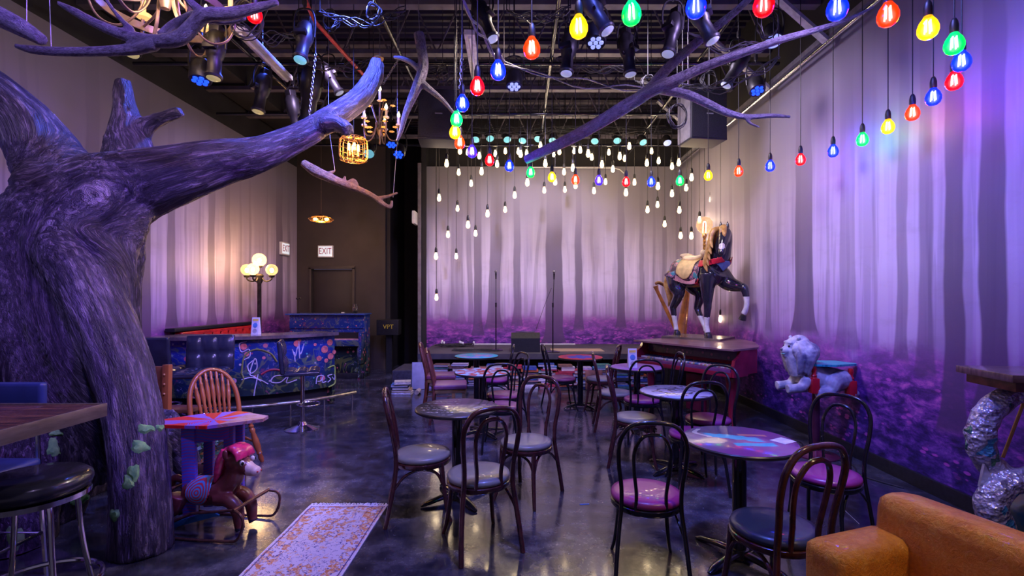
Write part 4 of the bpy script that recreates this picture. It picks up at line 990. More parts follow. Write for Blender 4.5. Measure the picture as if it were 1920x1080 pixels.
for k in range(7):
    x = -.13+k*.26/6; zt = .44+.46*(max(0, 1-(x/.20)**2))**.4; turned(MB(), (x*.8, -.17, .44), (x, -.17-.13*((zt-.44)/.46), zt), .015).build('spindle', ow, wc)
bh = empty('wooden_bench', (-3.72, 5.05, 0), .0, 'orange wooden bench end with a panelled back, half hidden behind the tree', 'bench')
MB().box((-.25, .02, .72), (.46, .03, .36), bev=.006).build('back_panel', mat('brown_panel_wood', (.20, .07, .03), .3, 0, .25, 8, coat=.3), bh)
MB().box((.03, .0, .46), (.07, .06, .92), bev=.008, rx=-.03).build('back_post', ow, bh); MB().box((-.52, .0, .46), (.07, .06, .92), bev=.008).build('back_post', ow, bh)
MB().box((-.12, .12, .43), (.78, .24, .04), bev=.008).build('seat', mat('brown_panel_wood', (.20, .07, .03)), bh)
MB().box((.18, .21, .21), (.05, .05, .42), bev=.006).build('leg', ow, bh); MB().box((-.45, .21, .21), (.05, .05, .42), bev=.006).build('leg', ow, bh)
pn = MB()
for x in (.03,):
    for z in (.62, .72, .82): pn.ell((x, -.035, z), (.012, .008, .012))
pn.build('wooden_pegs', mat('light_peg', (.55, .25, .09), .4), bh)
# low planter with foliage behind the pony table
pf = empty('planter', (-2.62, 4.15, 0), 0, 'low planter of dark green and amber leaves behind the pony table', 'planter')
MB().box((0, 0, .12), (.42, .22, .24), bev=.01, taper=1.08).build('pot', mat('rusty_planter', (.12, .06, .03), .6, 0, .3, 9), pf)
fl_ = MB(); fl2 = MB()
for i in range(260):
    q = fl_ if i % 4 else fl2; c = V((rnd.uniform(-.24, .24), rnd.uniform(-.14, .14), .22+rnd.random()**1.4*.26)); d = V((rnd.uniform(-1, 1), rnd.uniform(-1, 1), rnd.uniform(-.2, 1))).normalized(); u_ = d.orthogonal().normalized(); w_ = .011+rnd.random()*.01; l_ = w_*2.4
    q.add([c, c+d*l_*.5+u_*w_, c+d*l_, c+d*l_*.5-u_*w_], [(0, 1, 2, 3)])
tag(fl_.build('leaves', mat('dark_leaf', (.03, .10, .035), .5, 0, .5, 30), pf), kind='stuff')
tag(fl2.build('amber_leaves', mat('amber_leaf', (.35, .12, .02), .5, 0, .4, 30), pf), kind='stuff')

# rocking pony with the painted table over it
PX, PY = -2.22, 3.50
pt = empty('pony_table', (PX, PY, 0), -.12, 'small red and violet swirl-painted table standing over the toy pony', 'table')
m, nt, b = base_mat('pop_art_top_paint'); h = NT(nt); o = h.obj(); s = h.sep(o); an = h.m('ARCTAN2', h.m('ADD', s[1], .02), h.m('SUBTRACT', s[0], .02))
k = h.step(h.m('SINE', h.m('ADD', h.m('MULTIPLY', an, 7.), h.m('MULTIPLY', h.noise(o, 4, 2), 3.))), .05, .2)
c = h.mix(k, (.62, .010, .012), (.22, .10, .42)); c = h.mix(h.step(s[0], .14, .16), c, h.mix(h.step(h.noise(o, 7, 3, dist=2), .52, .56), (.36, .20, .26), (.30, .15, .14)))
rr_ = h.m('POWER', h.m('ADD', h.m('MULTIPLY', h.m('ADD', s[1], .11), h.m('ADD', s[1], .11)), h.m('MULTIPLY', s[0], s[0])), .5)
c = h.mix(h.m('MULTIPLY', h.step(h.m('SINE', h.m('MULTIPLY', rr_, 420.)), .1, .3), h.step(rr_, .10, .08)), c, (.05, .08, .60))
nt.links.new(c, b.inputs['Base Color']); b.inputs['Roughness'].default_value = .42; b.inputs['Specular IOR Level'].default_value = .25
topp = [(-.36, -.03), (-.30, -.13), (.20, -.17), (.36, -.05), (.36, .10), (.22, .19), (-.12, .17), (-.33, .06)]
def rot(p, a): return (p[0]*math.cos(a)-p[1]*math.sin(a), p[0]*math.sin(a)+p[1]*math.cos(a))
topp = [(-.37, -.11), (-.12, -.19), (.34, .10), (.30, .21), (.05, .22), (-.30, .0)]
topp = [(-.38, -.10), (-.20, -.20), (.10, -.19), (.36, .04), (.34, .13), (.02, .24), (-.20, .12)]
MB().prism(topp, .722, .744).build('table_top', m, pt, smooth=False)
m, nt, b = base_mat('violet_contour_paint'); h = NT(nt); o = h.obj(); s = h.sep(o)
w_ = h.m('SINE', h.m('ADD', h.m('MULTIPLY', s[2], 300.), h.m('MULTIPLY', h.m('SINE', h.m('MULTIPLY', s[0], 22.)), 6.)))
c = h.mix(h.step(w_, -.1, .3), (.26, .06, .36), (.06, .10, .62)); nt.links.new(c, b.inputs['Base Color']); b.inputs['Roughness'].default_value = .35
mv = m
MB().box((-.08, -.12, .39), (.085, .045, .67), bev=.006, rz=.3, ry=-.02).build('leg', mv, pt)
MB().box((.105, .03, .42), (.065, .045, .61), bev=.006, rz=.3).build('leg', mv, pt)
MB().box((-.13, .12, .39), (.065, .045, .67), bev=.006, rz=.3).build('leg', mv, pt); MB().box((.08, .17, .42), (.06, .045, .61), bev=.006, rz=.3).build('leg', mv, pt)
MB().box((.02, -.045, .66), (.22, .03, .125), bev=.004, rz=.62).build('apron', mv, pt)
po = MB()   # pony, local: faces +x
po.tube([(-.20, 0, .27), (-.10, 0, .26), (.02, 0, .265), (.10, 0, .29)], [.085, .095, .095, .085], 16, smooth=4)
po.tube([(.06, 0, .28), (.13, 0, .36), (.16, 0, .45)], [.085, .07, .062], 16, smooth=4)
po.ell((.17, 0, .485), (.085, .075, .085)); po.tube([(.20, 0, .47), (.265, 0, .435), (.30, 0, .425)], [.06, .046, .040], 14, smooth=3); po.ell((.305, 0, .425), (.035, .045, .036))
for sy in (-1, 1):
    po.tube([(.06, sy*.05, .24), (.16, sy*.065, .235), (.22, sy*.065, .17), (.235, sy*.065, .06), (.245, sy*.065, .035)], [.055, .046, .042, .030, .032], 12, smooth=4)
    po.tube([(-.22, sy*.06, .25), (-.26, sy*.075, .15), (-.34, sy*.075, .10), (-.36, sy*.075, .05)], [.065, .05, .035, .034], 12, smooth=4)
    po.ell((.135, sy*.075, .555), (.022, .012, .040))
po.tube([(-.25, 0, .33), (-.32, 0, .34), (-.36, 0, .26), (-.37, 0, .18)], [.022, .03, .03, .012], 10, smooth=4)
pm_ = organic(po, .0075, 3, .5)
pr = empty('toy_pony', (PX+.08, PY-.10, 0), -.14, 'brown toy pony with a pink mane crouched on a metal rocking frame', 'toy pony')
pr.scale = (1.0, 1.0, .98)
pb = mat('brown_pony_paint', (.16, .035, .035), .35, 0, .25, 10, coat=.3); pw = mat('cream_muzzle_paint', (.60, .45, .48), .35, 0, .1, 12); pk = mat('pony_hoof_paint', (.02, .02, .04), .35)
obj_from(pm_, 'body', [pb, pw, pk], pr, lambda c, n: 2 if (c.z < .055 and abs(c.y) > .03) else (1 if (c.x > .262 and .34 < c.z < .49) else 0))
hr = MB()
for i in range(15):
    a = (i-7)*.16; hr.tube([(.10, .02*math.sin(a*3), .575), (.15+.02*math.cos(a), math.sin(a)*.05, .592), (.20+.03*math.cos(a), math.sin(a)*.075, .565), (.225+.02*math.cos(a), math.sin(a)*.095, .515+.012*abs(math.sin(i*2)))], [.016, .022, .02, .008], 8, smooth=4)
for sy in (-1, 0, 1): hr.tube([(.10, sy*.03, .575), (.075, sy*.045, .50), (.06, sy*.05, .42), (.04, sy*.055, .35)], [.028, .032, .028, .010], 8, smooth=4)
obj_from(organic(hr, .006, 2, .5), 'mane', mat('pink_mane', (.62, .03, .14), .25, 0, .3, 26, coat=.5), pr)
for sy in (-1, 1):
    ey = MB().ell((.245, sy*.052, .495), (.018, .014, .020), seg=14).build('eye', mat('eye_white', (.7, .68, .7), .2), pr)
    MB().ell((.256, sy*.060, .494), (.010, .009, .013), seg=12).build('pupil', mat('eye_black', (.01, .015, .012), .1), ey)
    MB().ell((.336, sy*.018, .428), (.006, .007, .006)).build('nostril', mat('red_nostril', (.5, .02, .03), .4), pr)
m, nt, b = base_mat('swirl_saddle_paint'); h = NT(nt); o = h.obj(); s = h.sep(o)
rr_ = h.m('POWER', h.m('ADD', h.m('MULTIPLY', h.m('ADD', s[0], .06), h.m('ADD', s[0], .06)), h.m('MULTIPLY', h.m('SUBTRACT', s[2], .29), h.m('SUBTRACT', s[2], .29))), .5)
nt.links.new(h.mix(h.step(h.m('SINE', h.m('MULTIPLY', rr_, 330.)), -.1, .1), (.62, .05, .08), (.10, .34, .62)), b.inputs['Base Color']); b.inputs['Roughness'].default_value = .3
shell(pm_, lambda c, n: ((c.x+.06)/.095)**2+((c.z-.30)/.09)**2 < 1 and abs(n.x) < .8, .008, 'saddle', m, pr)
fr_ = MB(); rust = mat('rusty_frame_metal', (.16, .07, .06), .35, .6, .35, 24)
for sy in (-.19, .19):
    fr_.tube([(-.27, sy*.9, .30), (-.30, sy, .26), (-.30, sy, .07), (-.25, sy, .016), (.22, sy, .016), (.32, sy, .04), (.36, sy, .14), (.34, sy, .20), (.28, sy*.9, .22)], .009, 8, smooth=5)
fr_.cyl((-.27, -.18, .30), (-.27, .18, .30), .012); fr_.cyl((.28, -.18, .22), (.28, .18, .22), .012)
fr_.tube([(-.29, -.19, .06), (-.05, -.15, .17), (.28, -.17, .22)], .010, 8)
fr_.build('rocking_frame', rust, pr)
MB().prism([(-.30, .02), (.10, .16), (.16, .13), (-.26, -.0)], -.006, .006, Matrix(((1, 0, 0), (0, 0, -1), (0, 1, 0))), (-.02, -.13, .03)).build('footboard', mat('teal_board', (.02, .10, .22), .4), pr)

# rug
ru = empty('rug', (-1.33, 3.00, 0), -.0, 'cream runner rug with orange and navy flowers on the dark floor', 'rug')
m, nt, b = base_mat('floral_rug_pile'); h = NT(nt); o = h.obj(); s = h.sep(o); x, y = s[0], s[1]
bx = h.m('ABSOLUTE', x); by = h.m('ABSOLUTE', y)
n = h.noise(o, 26, 3, dist=.5); n2 = h.noise(o, 40, 3, dist=1.0); n3 = h.noise(o, 5, 2, dist=.5)
bd = h.m('MAXIMUM', h.step(bx, .165, .175), h.step(by, .585, .60)); outer = h.m('MAXIMUM', h.step(bx, .285, .29), h.step(by, .735, .745))
vx = h.m('MULTIPLY', x, 1.); med = h.m('ADD', h.m('POWER', h.m('DIVIDE', bx, .13), 2.), h.m('POWER', h.m('DIVIDE', h.m('ABSOLUTE', h.m('SUBTRACT', h.m('FRACT', h.m('ADD', h.m('MULTIPLY', y, 1.6), .9)), .5)), .34), 2.)); med = h.step(h.m('ADD', med, h.m('MULTIPLY', n, .5)), 1.2, 1.1)
cream = h.mix(n3, (.66, .55, .66), (.78, .70, .76)); org = h.ramp(n2, [(.38, (.62, .22, .08)), (.5, (.72, .36, .18)), (.62, (.82, .62, .50))])
c = h.mix(h.m('MULTIPLY', h.step(n, .47, .53), h.m('MAXIMUM', bd, med)), cream, org)
c = h.mix(h.m('MULTIPLY', h.step(n, .60, .63), .8), c, org)
c = h.mix(h.m('MULTIPLY', h.step(h.m('ABSOLUTE', h.m('SUBTRACT', n, .50)), .018, .010), h.step(n2, .42, .5)), c, (.06, .05, .22))
c = h.mix(h.m('MULTIPLY', h.step(h.vor(o, 30, 0), .22, .16), h.m('MULTIPLY_ADD', h.m('MAXIMUM', bd, med), .6, .4)), c, (.07, .06, .26))
ln = h.m('MAXIMUM', h.m('MULTIPLY', h.step(h.m('ABSOLUTE', h.m('SUBTRACT', bx, .275)), .005, .003), h.step(by, .735, .73)), h.m('MULTIPLY', h.step(h.m('ABSOLUTE', h.m('SUBTRACT', by, .725)), .005, .003), h.step(bx, .28, .275)))
c = h.mix(ln, c, (.10, .06, .20)); c = h.mix(outer, c, (.74, .66, .74))
nt.links.new(c, b.inputs['Base Color']); b.inputs['Roughness'].default_value = .9; nt.links.new(h.bump(h.noise(o, 160, 2), .3, .005), b.inputs['Normal'])
def rugz(x, y): return .009+.002*math.sin(x*9+y*5)
rgm = MB(); nu, nv = 16, 40
rgm.grid(lambda u, v: ((u-.5)*.60, (v-.5)*1.52, rugz(u, v*3)), nu, nv); rgm.box((0, 0, .004), (.598, 1.518, .006))
rgm.build('pile', m, ru)
fg = MB()
for i in range(70):
    x = -.30+i*.6/69; l_ = .04+rnd.random()*.015; fg.tube([(x, .755, .006), (x+rnd.uniform(-.008, .008), .755+l_*.6, .006), (x+rnd.uniform(-.012, .012), .755+l_, .003)], .0035, 5)
tag(fg.build('fringe', mat('rug_fringe', (.76, .72, .80), .9, 0, .1, 30), ru), kind='stuff')

# armchair, right foreground
ac = empty('armchair', (1.30, 1.46, 0), 1.895, 'orange-tan cracked leather armchair in the right foreground corner, cut by the frame', 'armchair')
m, nt, b = base_mat('tan_leather'); h = NT(nt); o = h.obj(); n = h.noise(o, 9, 5, rough=.6, dist=.6); n2 = h.noise(o, 42, 5, rough=.65, dist=1.4)
nt.links.new(h.ramp(h.m('ADD', h.m('MULTIPLY', n, .6), h.m('MULTIPLY', n2, .4)), [(.36, (.62, .20, .018)), (.52, (.80, .33, .04)), (.66, (.90, .50, .12))]), b.inputs['Base Color'])
b.inputs['Roughness'].default_value = .30; b.inputs['Coat Weight'].default_value = .2; nt.links.new(h.bump(h.m('ADD', n2, h.m('MULTIPLY', n, .5)), .75, .012), b.inputs['Normal'])
# local: faces +y, width along x
bk = MB(); bk.box((0, -.34, .51), (.86, .20, .66), bev=.07, rx=.10); bk.build('backrest', m, ac, angle=80)
for sx in (-1, 1): MB().box((sx*.36, -.11, .38), (.17, .40, .66), bev=.055).build('armrest', m, ac, angle=80)
MB().box((0, .05, .36), (.54, .60, .16), bev=.05).build('seat_cushion', m, ac, angle=80)
MB().box((0, .0, .18), (.70, .66, .2), bev=.02).build('base', m, ac)
for sx in (-1, 1):
    for sy in (-1, 1): MB().cyl((sx*.3, sy*.3, 0), (sx*.29, sy*.29, .09), .018, .028).build('foot', blk, ac)
# ------------------------------------------------------------------ red grand piano and the carousel horse
av = V((.55, -.835, 0)); bv = V((.835, .55, 0)); L0 = V((1.70, 7.06, 0)); rzp = math.atan2(av.y, av.x)
gp = empty('grand_piano', L0, rzp, 'dark red grand piano with painted keys beside the stage, under the horse', 'piano')
red = mat('dark_red_lacquer', (.24, .012, .03), .25, 0, .2, 5, coat=.4)
prof = [(-.02, 0), (1.54, 0), (1.54, .55), (1.42, .80), (1.28, 1.0), (1.15, 1.25), (1.02, 1.50), (.80, 1.62), (.40, 1.64), (.06, 1.50), (-.02, 1.2)]
body = MB().prism([(-.02, .28), (1.54, .28), (1.54, .50), (1.42, .72), (1.28, .90), (1.15, 1.08), (1.02, 1.22), (.80, 1.36), (.40, 1.44), (.06, 1.38), (-.02, 1.2)], .68, .975)
body.build('case', red, gp, angle=25)
MB().prism([(-.035, -.02), (1.555, -.02), (1.555, .50), (1.435, .73), (1.295, .91), (1.165, 1.09), (1.03, 1.235), (.805, 1.375), (.40, 1.455), (.05, 1.395), (-.035, 1.2)], .978, 1.0).build('lid', mat('worn_lid', (.20, .10, .10), .28, 0, .35, 4, coat=.3), gp, angle=25)
for x in (-.01, 1.53): MB().prism([(0, .66), (.29, .66), (.29, .975), (.14, .975), (.10, .90), (.02, .86), (0, .80)], -.02, .02, Matrix(((0, 0, 1), (1, 0, 0), (0, 1, 0))), (x, -.0, 0)).build('cheek', red, gp, smooth=False)
MB().box((.76, .13, .69), (1.52, .30, .06), bev=.006).build('key_bed', red, gp); MB().box((.76, -.005, .735), (1.50, .03, .045), bev=.004).build('key_slip', mat('purple_slip_paint', (.18, .05, .14), .3, 0, .3, 8), gp)
m, nt, b = base_mat('floral_fallboard_paint'); h = NT(nt); o = h.obj(); v_ = h.vor(h.vec(h.sep(o)[0], 0., h.sep(o)[2]), 14, 0)
nt.links.new(h.ramp(v_, [(.10, (.30, .05, .10)), (.25, (.16, .04, .12)), (.34, (.02, .015, .03)), (.6, (.05, .02, .05))]), b.inputs['Base Color']); b.inputs['Roughness'].default_value = .35
MB().box((.76, .245, .90), (1.48, .03, .14), rx=-.1).build('fallboard', m, gp)
wk = MB(); wk.box((0, 0, 0), (.027, .15, .022), bev=.002); wkm = wk.mesh('white_key', mat('painted_keys', (.52, .46, .44), .35, 0, .3, 12))
pk_ = [mat('painted_keys', (.5, .45, .45)), mat('key_blue', (.12, .2, .34), .35), mat('key_ochre', (.5, .34, .14), .35), mat('key_rose', (.5, .18, .2), .35)]
kms = []
for mm in pk_: q = wkm.copy(); q.materials.clear(); q.materials.append(mm); kms.append(q)
for i in range(50):
    o = bpy.data.objects.new('white_key', kms[rnd.choice((0, 0, 0, 1, 2, 3))]); COL.objects.link(o); o.parent = gp; o.location = (.06+i*.0286, .12, .765)
bkm = MB().box((0, 0, 0), (.014, .10, .02), bev=.003).mesh('black_key', mat('black_keys', (.02, .02, .03), .3))
for i in range(49):
    if i % 7 in (2, 6): continue
    o = bpy.data.objects.new('black_key', bkm); COL.objects.link(o); o.parent = gp; o.location = (.074+i*.0286, .155, .785)
for x, y in ((.12, .18), (1.40, .18), (.62, 1.40)):
    MB().lathe([(0, 0), (.04, 0), (.045, .08), (.035, .12), (.06, .5), (.075, .62), (.05, .665), (0, .67)], (x, y, 0), 16).build('leg', red, gp)
MB().box((.76, .35, .33), (.30, .05, .5), bev=.01).build('pedal_lyre', red, gp)
pf_ = P(1, 1, 1)
plat = solo(MB().prism([(-.42, -.36), (.46, -.40), (.50, .24), (-.34, .38)], 0, .03), 'horse_base_board', mat('brass_edged_board', (.16, .12, .09), .25, .2, .3, 6), 'flat brass-edged board under the carousel horse on the piano lid', 'board', (2.72, 7.45, 1.0), math.radians(-38))
# horse local frame: faces +x
def H(*p): return V(p)
hb = MB()
hb.tube([(-.50, 0, .98), (-.42, 0, 1.0), (-.22, 0, .97), (.02, 0, .94), (.24, 0, .97), (.38, 0, 1.04)], [.12, .20, .215, .205, .215, .17], 20, smooth=5)
hb.tube([(.26, 0, 1.04), (.38, -.01, 1.18), (.47, -.03, 1.32), (.53, -.05, 1.46), (.55, -.07, 1.53)], [.20, .165, .125, .10, .085], 18, smooth=5)
hd = [(.50, -.04, 1.52), (.58, -.11, 1.50), (.635, -.19, 1.40), (.665, -.245, 1.29), (.675, -.265, 1.22)]
hb.tube(hd, [.075, .090, .072, .052, .046], 16, smooth=4)
hb.ell((.678, -.27, 1.215), (.045, .05, .042)); hb.ell((.60, -.12, 1.42), (.07, .07, .075))
for q in ((.52, -.12), (.575, -.05)): hb.tube([(q[0], q[1], 1.55), (q[0]+.005, q[1]-.005, 1.62), (q[0]+.01, q[1]-.01, 1.68)], [.028, .026, .004], 8)
hb.tube([(-.40, -.11, .96), (-.36, -.13, .78), (-.30, -.14, .64), (-.42, -.14, .46), (-.43, -.14, .40), (-.38, -.14, .16), (-.36, -.14, .07)], [.17, .135, .085, .060, .050, .034, .040], 14, smooth=5)
hb.tube([(-.38, .11, .96), (-.28, .14, .78), (-.15, .15, .64), (-.20, .15, .46), (-.20, .15, .40), (-.06, .15, .15), (-.02, .15, .07)], [.17, .135, .085, .060, .050, .034, .040], 14, smooth=5)
hb.tube([(.26, -.10, .92), (.28, -.13, .72), (.29, -.135, .50), (.29, -.135, .44), (.27, -.135, .20), (.29, -.135, .07)], [.15, .10, .058, .055, .036, .042], 14, smooth=5)
hb.tube([(.28, .11, .94), (.42, .15, .80), (.62, .16, .74), (.68, .16, .72), (.72, .16, .56), (.71, .16, .44), (.67, .16, .36)], [.15, .115, .068, .060, .040, .036, .042], 14, smooth=5)
hm = organic(hb, .0115, 3, .5)
ho = empty('carousel_horse', (2.76, 7.42, 1.03), math.radians(-66), 'black carved carousel horse with golden mane and one raised foreleg on the red piano', 'carousel horse')
hblack = mat('glossy_black_horse_paint', (.018, .017, .03), .16, 0, .3, 8, coat=.8); hwhite = mat('white_sock_paint', (.62, .60, .62), .3)
def hpick(c, n):
    if c.z < .30 and c.x < .5: return 1
    if c.x > .60 and c.z < .60 and c.y > .05: return 1
    if c.z > 1.2 and c.z < 1.36 and c.x > .635 and (c-V((.69, -.28, 1.3))).length < .045: return 1
    return 0
obj_from(hm, 'body', [hblack, hwhite], ho, hpick)
for x, y, z, tl_ in ((-.345, -.14, .0, 0), (.005, .15, 0, 0), (.305, -.135, 0, 0)): MB().lathe([(0, 0), (.058, 0), (.054, .03), (.042, .07), (0, .075)], (x, y, z), 16).build('hoof', mat('hoof_black', (.02, .018, .02), .2, coat=.5), ho)
MB().lathe([(0, 0), (.054, 0), (.050, .03), (.040, .07), (0, .075)], (.645, .16, .275), 16, Matrix.Rotation(.35, 3, 'Y')).build('hoof', mat('hoof_black', (.02, .018, .02)), ho)
gold = mat('golden_mane_paint', (.62, .38, .12), .30, 0, .35, 18, coat=.4, c2=(.34, .16, .04))
mn = MB()
for i in range(9):
    t = i/8; p0 = V((.40+.13*t, -.04-.03*t, 1.24+.33*t)); nrmk = V((-.55, -.45, 0))
    mn.tube([p0+V((-.05, .0, .02)), p0+V((-.10, -.10, -.03)), p0+V((-.10, -.15, -.16)), p0+V((-.04-.06*(i % 2), -.17, -.28))], [.035, .05, .04, .010], 10, smooth=5)
    mn.tube([p0+V((-.05, .0, .02)), p0+V((-.08, .07, -.05)), p0+V((-.06, .12, -.17))], [.035, .045, .010], 10, smooth=4)
mn.tube([(.53, -.08, 1.60), (.60, -.14, 1.58), (.66, -.20, 1.48), (.68, -.22, 1.40)], [.035, .04, .03, .008], 10, smooth=4)
mn.tube([(.53, -.08, 1.60), (.58, -.17, 1.57), (.60, -.22, 1.47)], [.035, .035, .008], 10, smooth=4)
obj_from(organic(mn, .009, 2, .5), 'mane', gold, ho)
tlm = MB().tube([(-.56, 0, 1.04), (-.68, 0, .98), (-.72, 0, .80), (-.66, 0, .60), (-.70, 0, .44)], [.04, .06, .075, .06, .012], 12, smooth=6, flat=.8)
obj_from(organic(tlm, .012, 1, .5), 'tail', gold, ho)
m, nt, b = base_mat('rosette_blanket_paint'); h = NT(nt); o = h.obj(); v_ = h.vor(o, 9, 0, rnd=.6); vc = h.sep(h.vor(o, 9, 1, rnd=.6))[0]
c = h.ramp(v_, [(.10, (.55, .16, .22)), (.22, (.60, .26, .34)), (.26, (.10, .03, .10)), (.34, (.10, .20, .32)), (.40, (.50, .18, .24)), (.5, (.06, .03, .08))]); c = h.mix(h.step(h.noise(o, 6, 2), .56, .60), c, (.05, .25, .32))
nt.links.new(c, b.inputs['Base Color']); b.inputs['Roughness'].default_value = .35; mb_ = m
shell(hm, lambda c, n: -.50 < c.x < .20 and c.z > .86+.25*abs(c.x+.15)*(c.x < -.15) and c.z < 1.3 and abs(c.y) > .0, .010, 'blanket', mb_, ho)
shell(hm, lambda c, n: -.26 < c.x < .08 and c.z > .98-.10*math.sin((c.x+.26)*9) and c.z < 1.3, .022, 'saddle_flap', mat('cream_leather_paint', (.66, .48, .22), .35, 0, .2, 9), ho, .010)
sd = MB(); sd.tube([(-.30, 0, 1.22), (-.20, 0, 1.195), (-.05, 0, 1.185), (.06, 0, 1.23)], [.09, .13, .12, .05], 16, smooth=4, flat=.45); sd.ell((-.28, 0, 1.25), (.05, .14, .04)); sd.ell((.07, 0, 1.27), (.03, .06, .05))
obj_from(organic(sd, .01, 2, .5), 'saddle', mat('pale_saddle_paint', (.78, .62, .38), .3, 0, .15, 8), ho)
shell(hm, lambda c, n: .18 < c.x < .52 and abs(c.z-1.14-.10*(c.x-.3)+.25*abs(c.y)) < .040 and c.x < .6, .014, 'breast_strap', mat('red_strap_paint', (.55, .02, .05), .3), ho, .010)
shell(hm, lambda c, n: c.x > .33 and abs(c.y+.02) < .115 and 1.10-.12+.9*abs(c.y+.02) < c.z < 1.12, .010, 'breast_shield', mat('blue_shield_paint', (.16, .28, .55), .35, 0, .2, 9), ho, .008)
shell(hm, lambda c, n: -.0 < c.x < .22 and abs(c.z-(.80+.5*abs(c.x-.1))) < .018 and abs(c.y) > .05, .012, 'strap', mat('red_strap_paint', (.55, .02, .05)), ho, .008)
for q in ((.615, -.205, 1.44), (.655, -.14, 1.43)): MB().ell(q, (.017, .017, .017)).build('eye', mat('eye_black', (.01, .015, .012)), ho)
fr2 = MB()
for i in range(26):
    x = -.30+i*.018; 
    for sy in (-1, 1): fr2.tube([(x, sy*.235, .94-.10*math.sin((x+.26)*6)), (x-.01, sy*.245, .84-.05*math.sin((x+.2)*6))], .006, 5)
tag(fr2.build('fringe', mat('pink_fringe', (.62, .30, .32), .6), ho), kind='stuff')
# carousel pole with glass globe
cp = empty('carousel_pole', (2.76, 7.42, 0), 0, 'twisted brass carousel pole with a clear glass globe bulb above the horse', 'pole')
tw = MB(); zz = [2.16+i*.02 for i in range(23)]; tw.tube([V((-.015, .0, z)) for z in zz], .024, 4, twist=.5)
cp.location = (2.97, 7.75, 0)
tw.build('twisted_pole', mat('brass', (.75, .45, .14)), cp, angle=20)
MB().lathe([(0, 2.58), (.03, 2.58), (.04, 2.61), (.03, 2.64), (0, 2.64)], (-.015, 0, 0), 14).build('collar', mat('brass', (.75, .45, .14)), cp)
gb = MB().lathe([(.022, 2.63), (.05, 2.655), (.10, 2.70), (.128, 2.77), (.118, 2.84), (.08, 2.895), (.02, 2.915)], (-.015, 0, 0), 24).build('globe', emis('smoky_globe_glass', (1.0, .62, .38), .35, .4), cp)
MB().tube([(-.04, 0, 2.66), (-.035, 0, 2.80), (-.01, 0, 2.84), (.01, 0, 2.80), (.005, 0, 2.66)], .006, 6, smooth=4).build('filament', bu_m, gb)
# gold harp behind
hp = empty('harp', (0, 0, 0), 0, 'golden concert harp leaning behind the carousel horse', 'harp')
gd = mat('golden_harp_wood', (.62, .24, .05), .3, .1, .25, 8, coat=.3); Yh = 8.35
MB().tube([P(1272, 628, Yh), P(1232, 545, Yh), P(1229, 536, Yh)], [.032, .030, .045], 12).build('pillar', gd, hp)
MB().tube([P(1229, 532, Yh), P(1236, 530, Yh), P(1250, 536, Yh), P(1266, 533, Yh), P(1280, 520, Yh), P(1296, 524, Yh)], [.04, .05, .045, .045, .045, .04], 12, smooth=5, flat=.6).build('neck', mat('carved_harp_neck', (.28, .12, .04), .4, 0, .4, 40, bump=.4), hp)
MB().tube([P(1292, 518, Yh+.03), P(1284, 575, Yh+.03), P(1276, 628, Yh+.03)], [.05, .10, .15], 14, flat=.6).build('soundbox', gd, hp)
for i in range(12):
    t = i/12; MB().cyl(P(1234+50*t, 532+2*math.sin(t*6), Yh), P(1252+26*t, 585-52*t+35*(1-t)+18, Yh+.02), .0018, seg=4).build('string', wgrey, hp)
MB().box(tuple(P(1275, 637, Yh)), (.5, .3, .10), bev=.02).build('foot', gd, hp)
hpz = P(1275, 637, Yh).z-.05
solo(MB().box((0, 0, (hpz)/2), (.55, .34, hpz), bev=.01), 'crate', blk, 'black crate under the golden harp behind the piano', 'crate', (P(1275, 637, Yh).x, Yh, 0)) if hpz > .7 else None

# ------------------------------------------------------------------ lion side table
lt = empty('lion_table', (3.04, 4.97, 0), 0, 'pale carved lion on a post carrying a turquoise table top, by the wall', 'lion table')
lm = MB()   # lion: lies facing -x (left), body along x
lm.tube([(-.14, 0, .86), (0, 0, .80), (.16, 0, .78), (.28, 0, .76), (.33, .0, .72)], [.13, .13, .125, .11, .05], 18, smooth=4)
lm.tube([(-.14, 0, .86), (-.20, 0, 1.0), (-.22, 0, 1.10)], [.13, .12, .11], 16, smooth=3)
lm.ell((-.225, 0, 1.10), (.095, .095, .115)); lm.ell((-.305, 0, 1.075), (.055, .060, .045)); lm.ell((-.30, 0, 1.03), (.042, .045, .030)); lm.ell((-.285, 0, 1.16), (.03, .075, .022))
for sy in (-1, 1):
    lm.tube([(-.14, sy*.09, .80), (-.20, sy*.10, .72), (-.28, sy*.10, .705), (-.35, sy*.10, .70)], [.06, .05, .045, .048], 12, smooth=4)
    lm.tube([(.22, sy*.10, .80), (.10, sy*.14, .78), (.06, sy*.15, .70), (-.05, sy*.15, .665), (-.08, sy*.15, .665)], [.10, .08, .06, .05, .045], 12, smooth=4)
lm.tube([(.28, 0, .74), (.33, -.08, .68), (.31, -.15, .66), (.26, -.17, .66)], [.03, .03, .03, .035], 10, smooth=4)
for sy in (-1, 1): lm.ell((-.22, sy*.075, 1.205), (.02, .02, .025))
lw = mat('weathered_white_plaster', (.60, .58, .62), .5, 0, .3, 12, bump=.5, c2=(.26, .25, .34))
obj_from(organic(lm, .009, 3, .5), 'lion_body', lw, lt)
ln_ = MB()
for i in range(26):
    a = i*2.4; q = i/26; r_ = .10; c0 = V((-.20+.05*math.cos(a)*.6, math.sin(a)*.08, 1.18-.04*q)); e_ = V((-.17+.11*math.cos(a), math.sin(a)*.14, .90-.06*math.sin(i)))
    if e_.x < -.25: e_.x = -.23
    ln_.tube([c0, (c0+e_)/2+V((.05*math.cos(a)+.02, .07*math.sin(a), .03)), e_], [.035, .045, .012], 8, smooth=4)
ln_.ell((-.17, 0, 1.13), (.10, .115, .11))
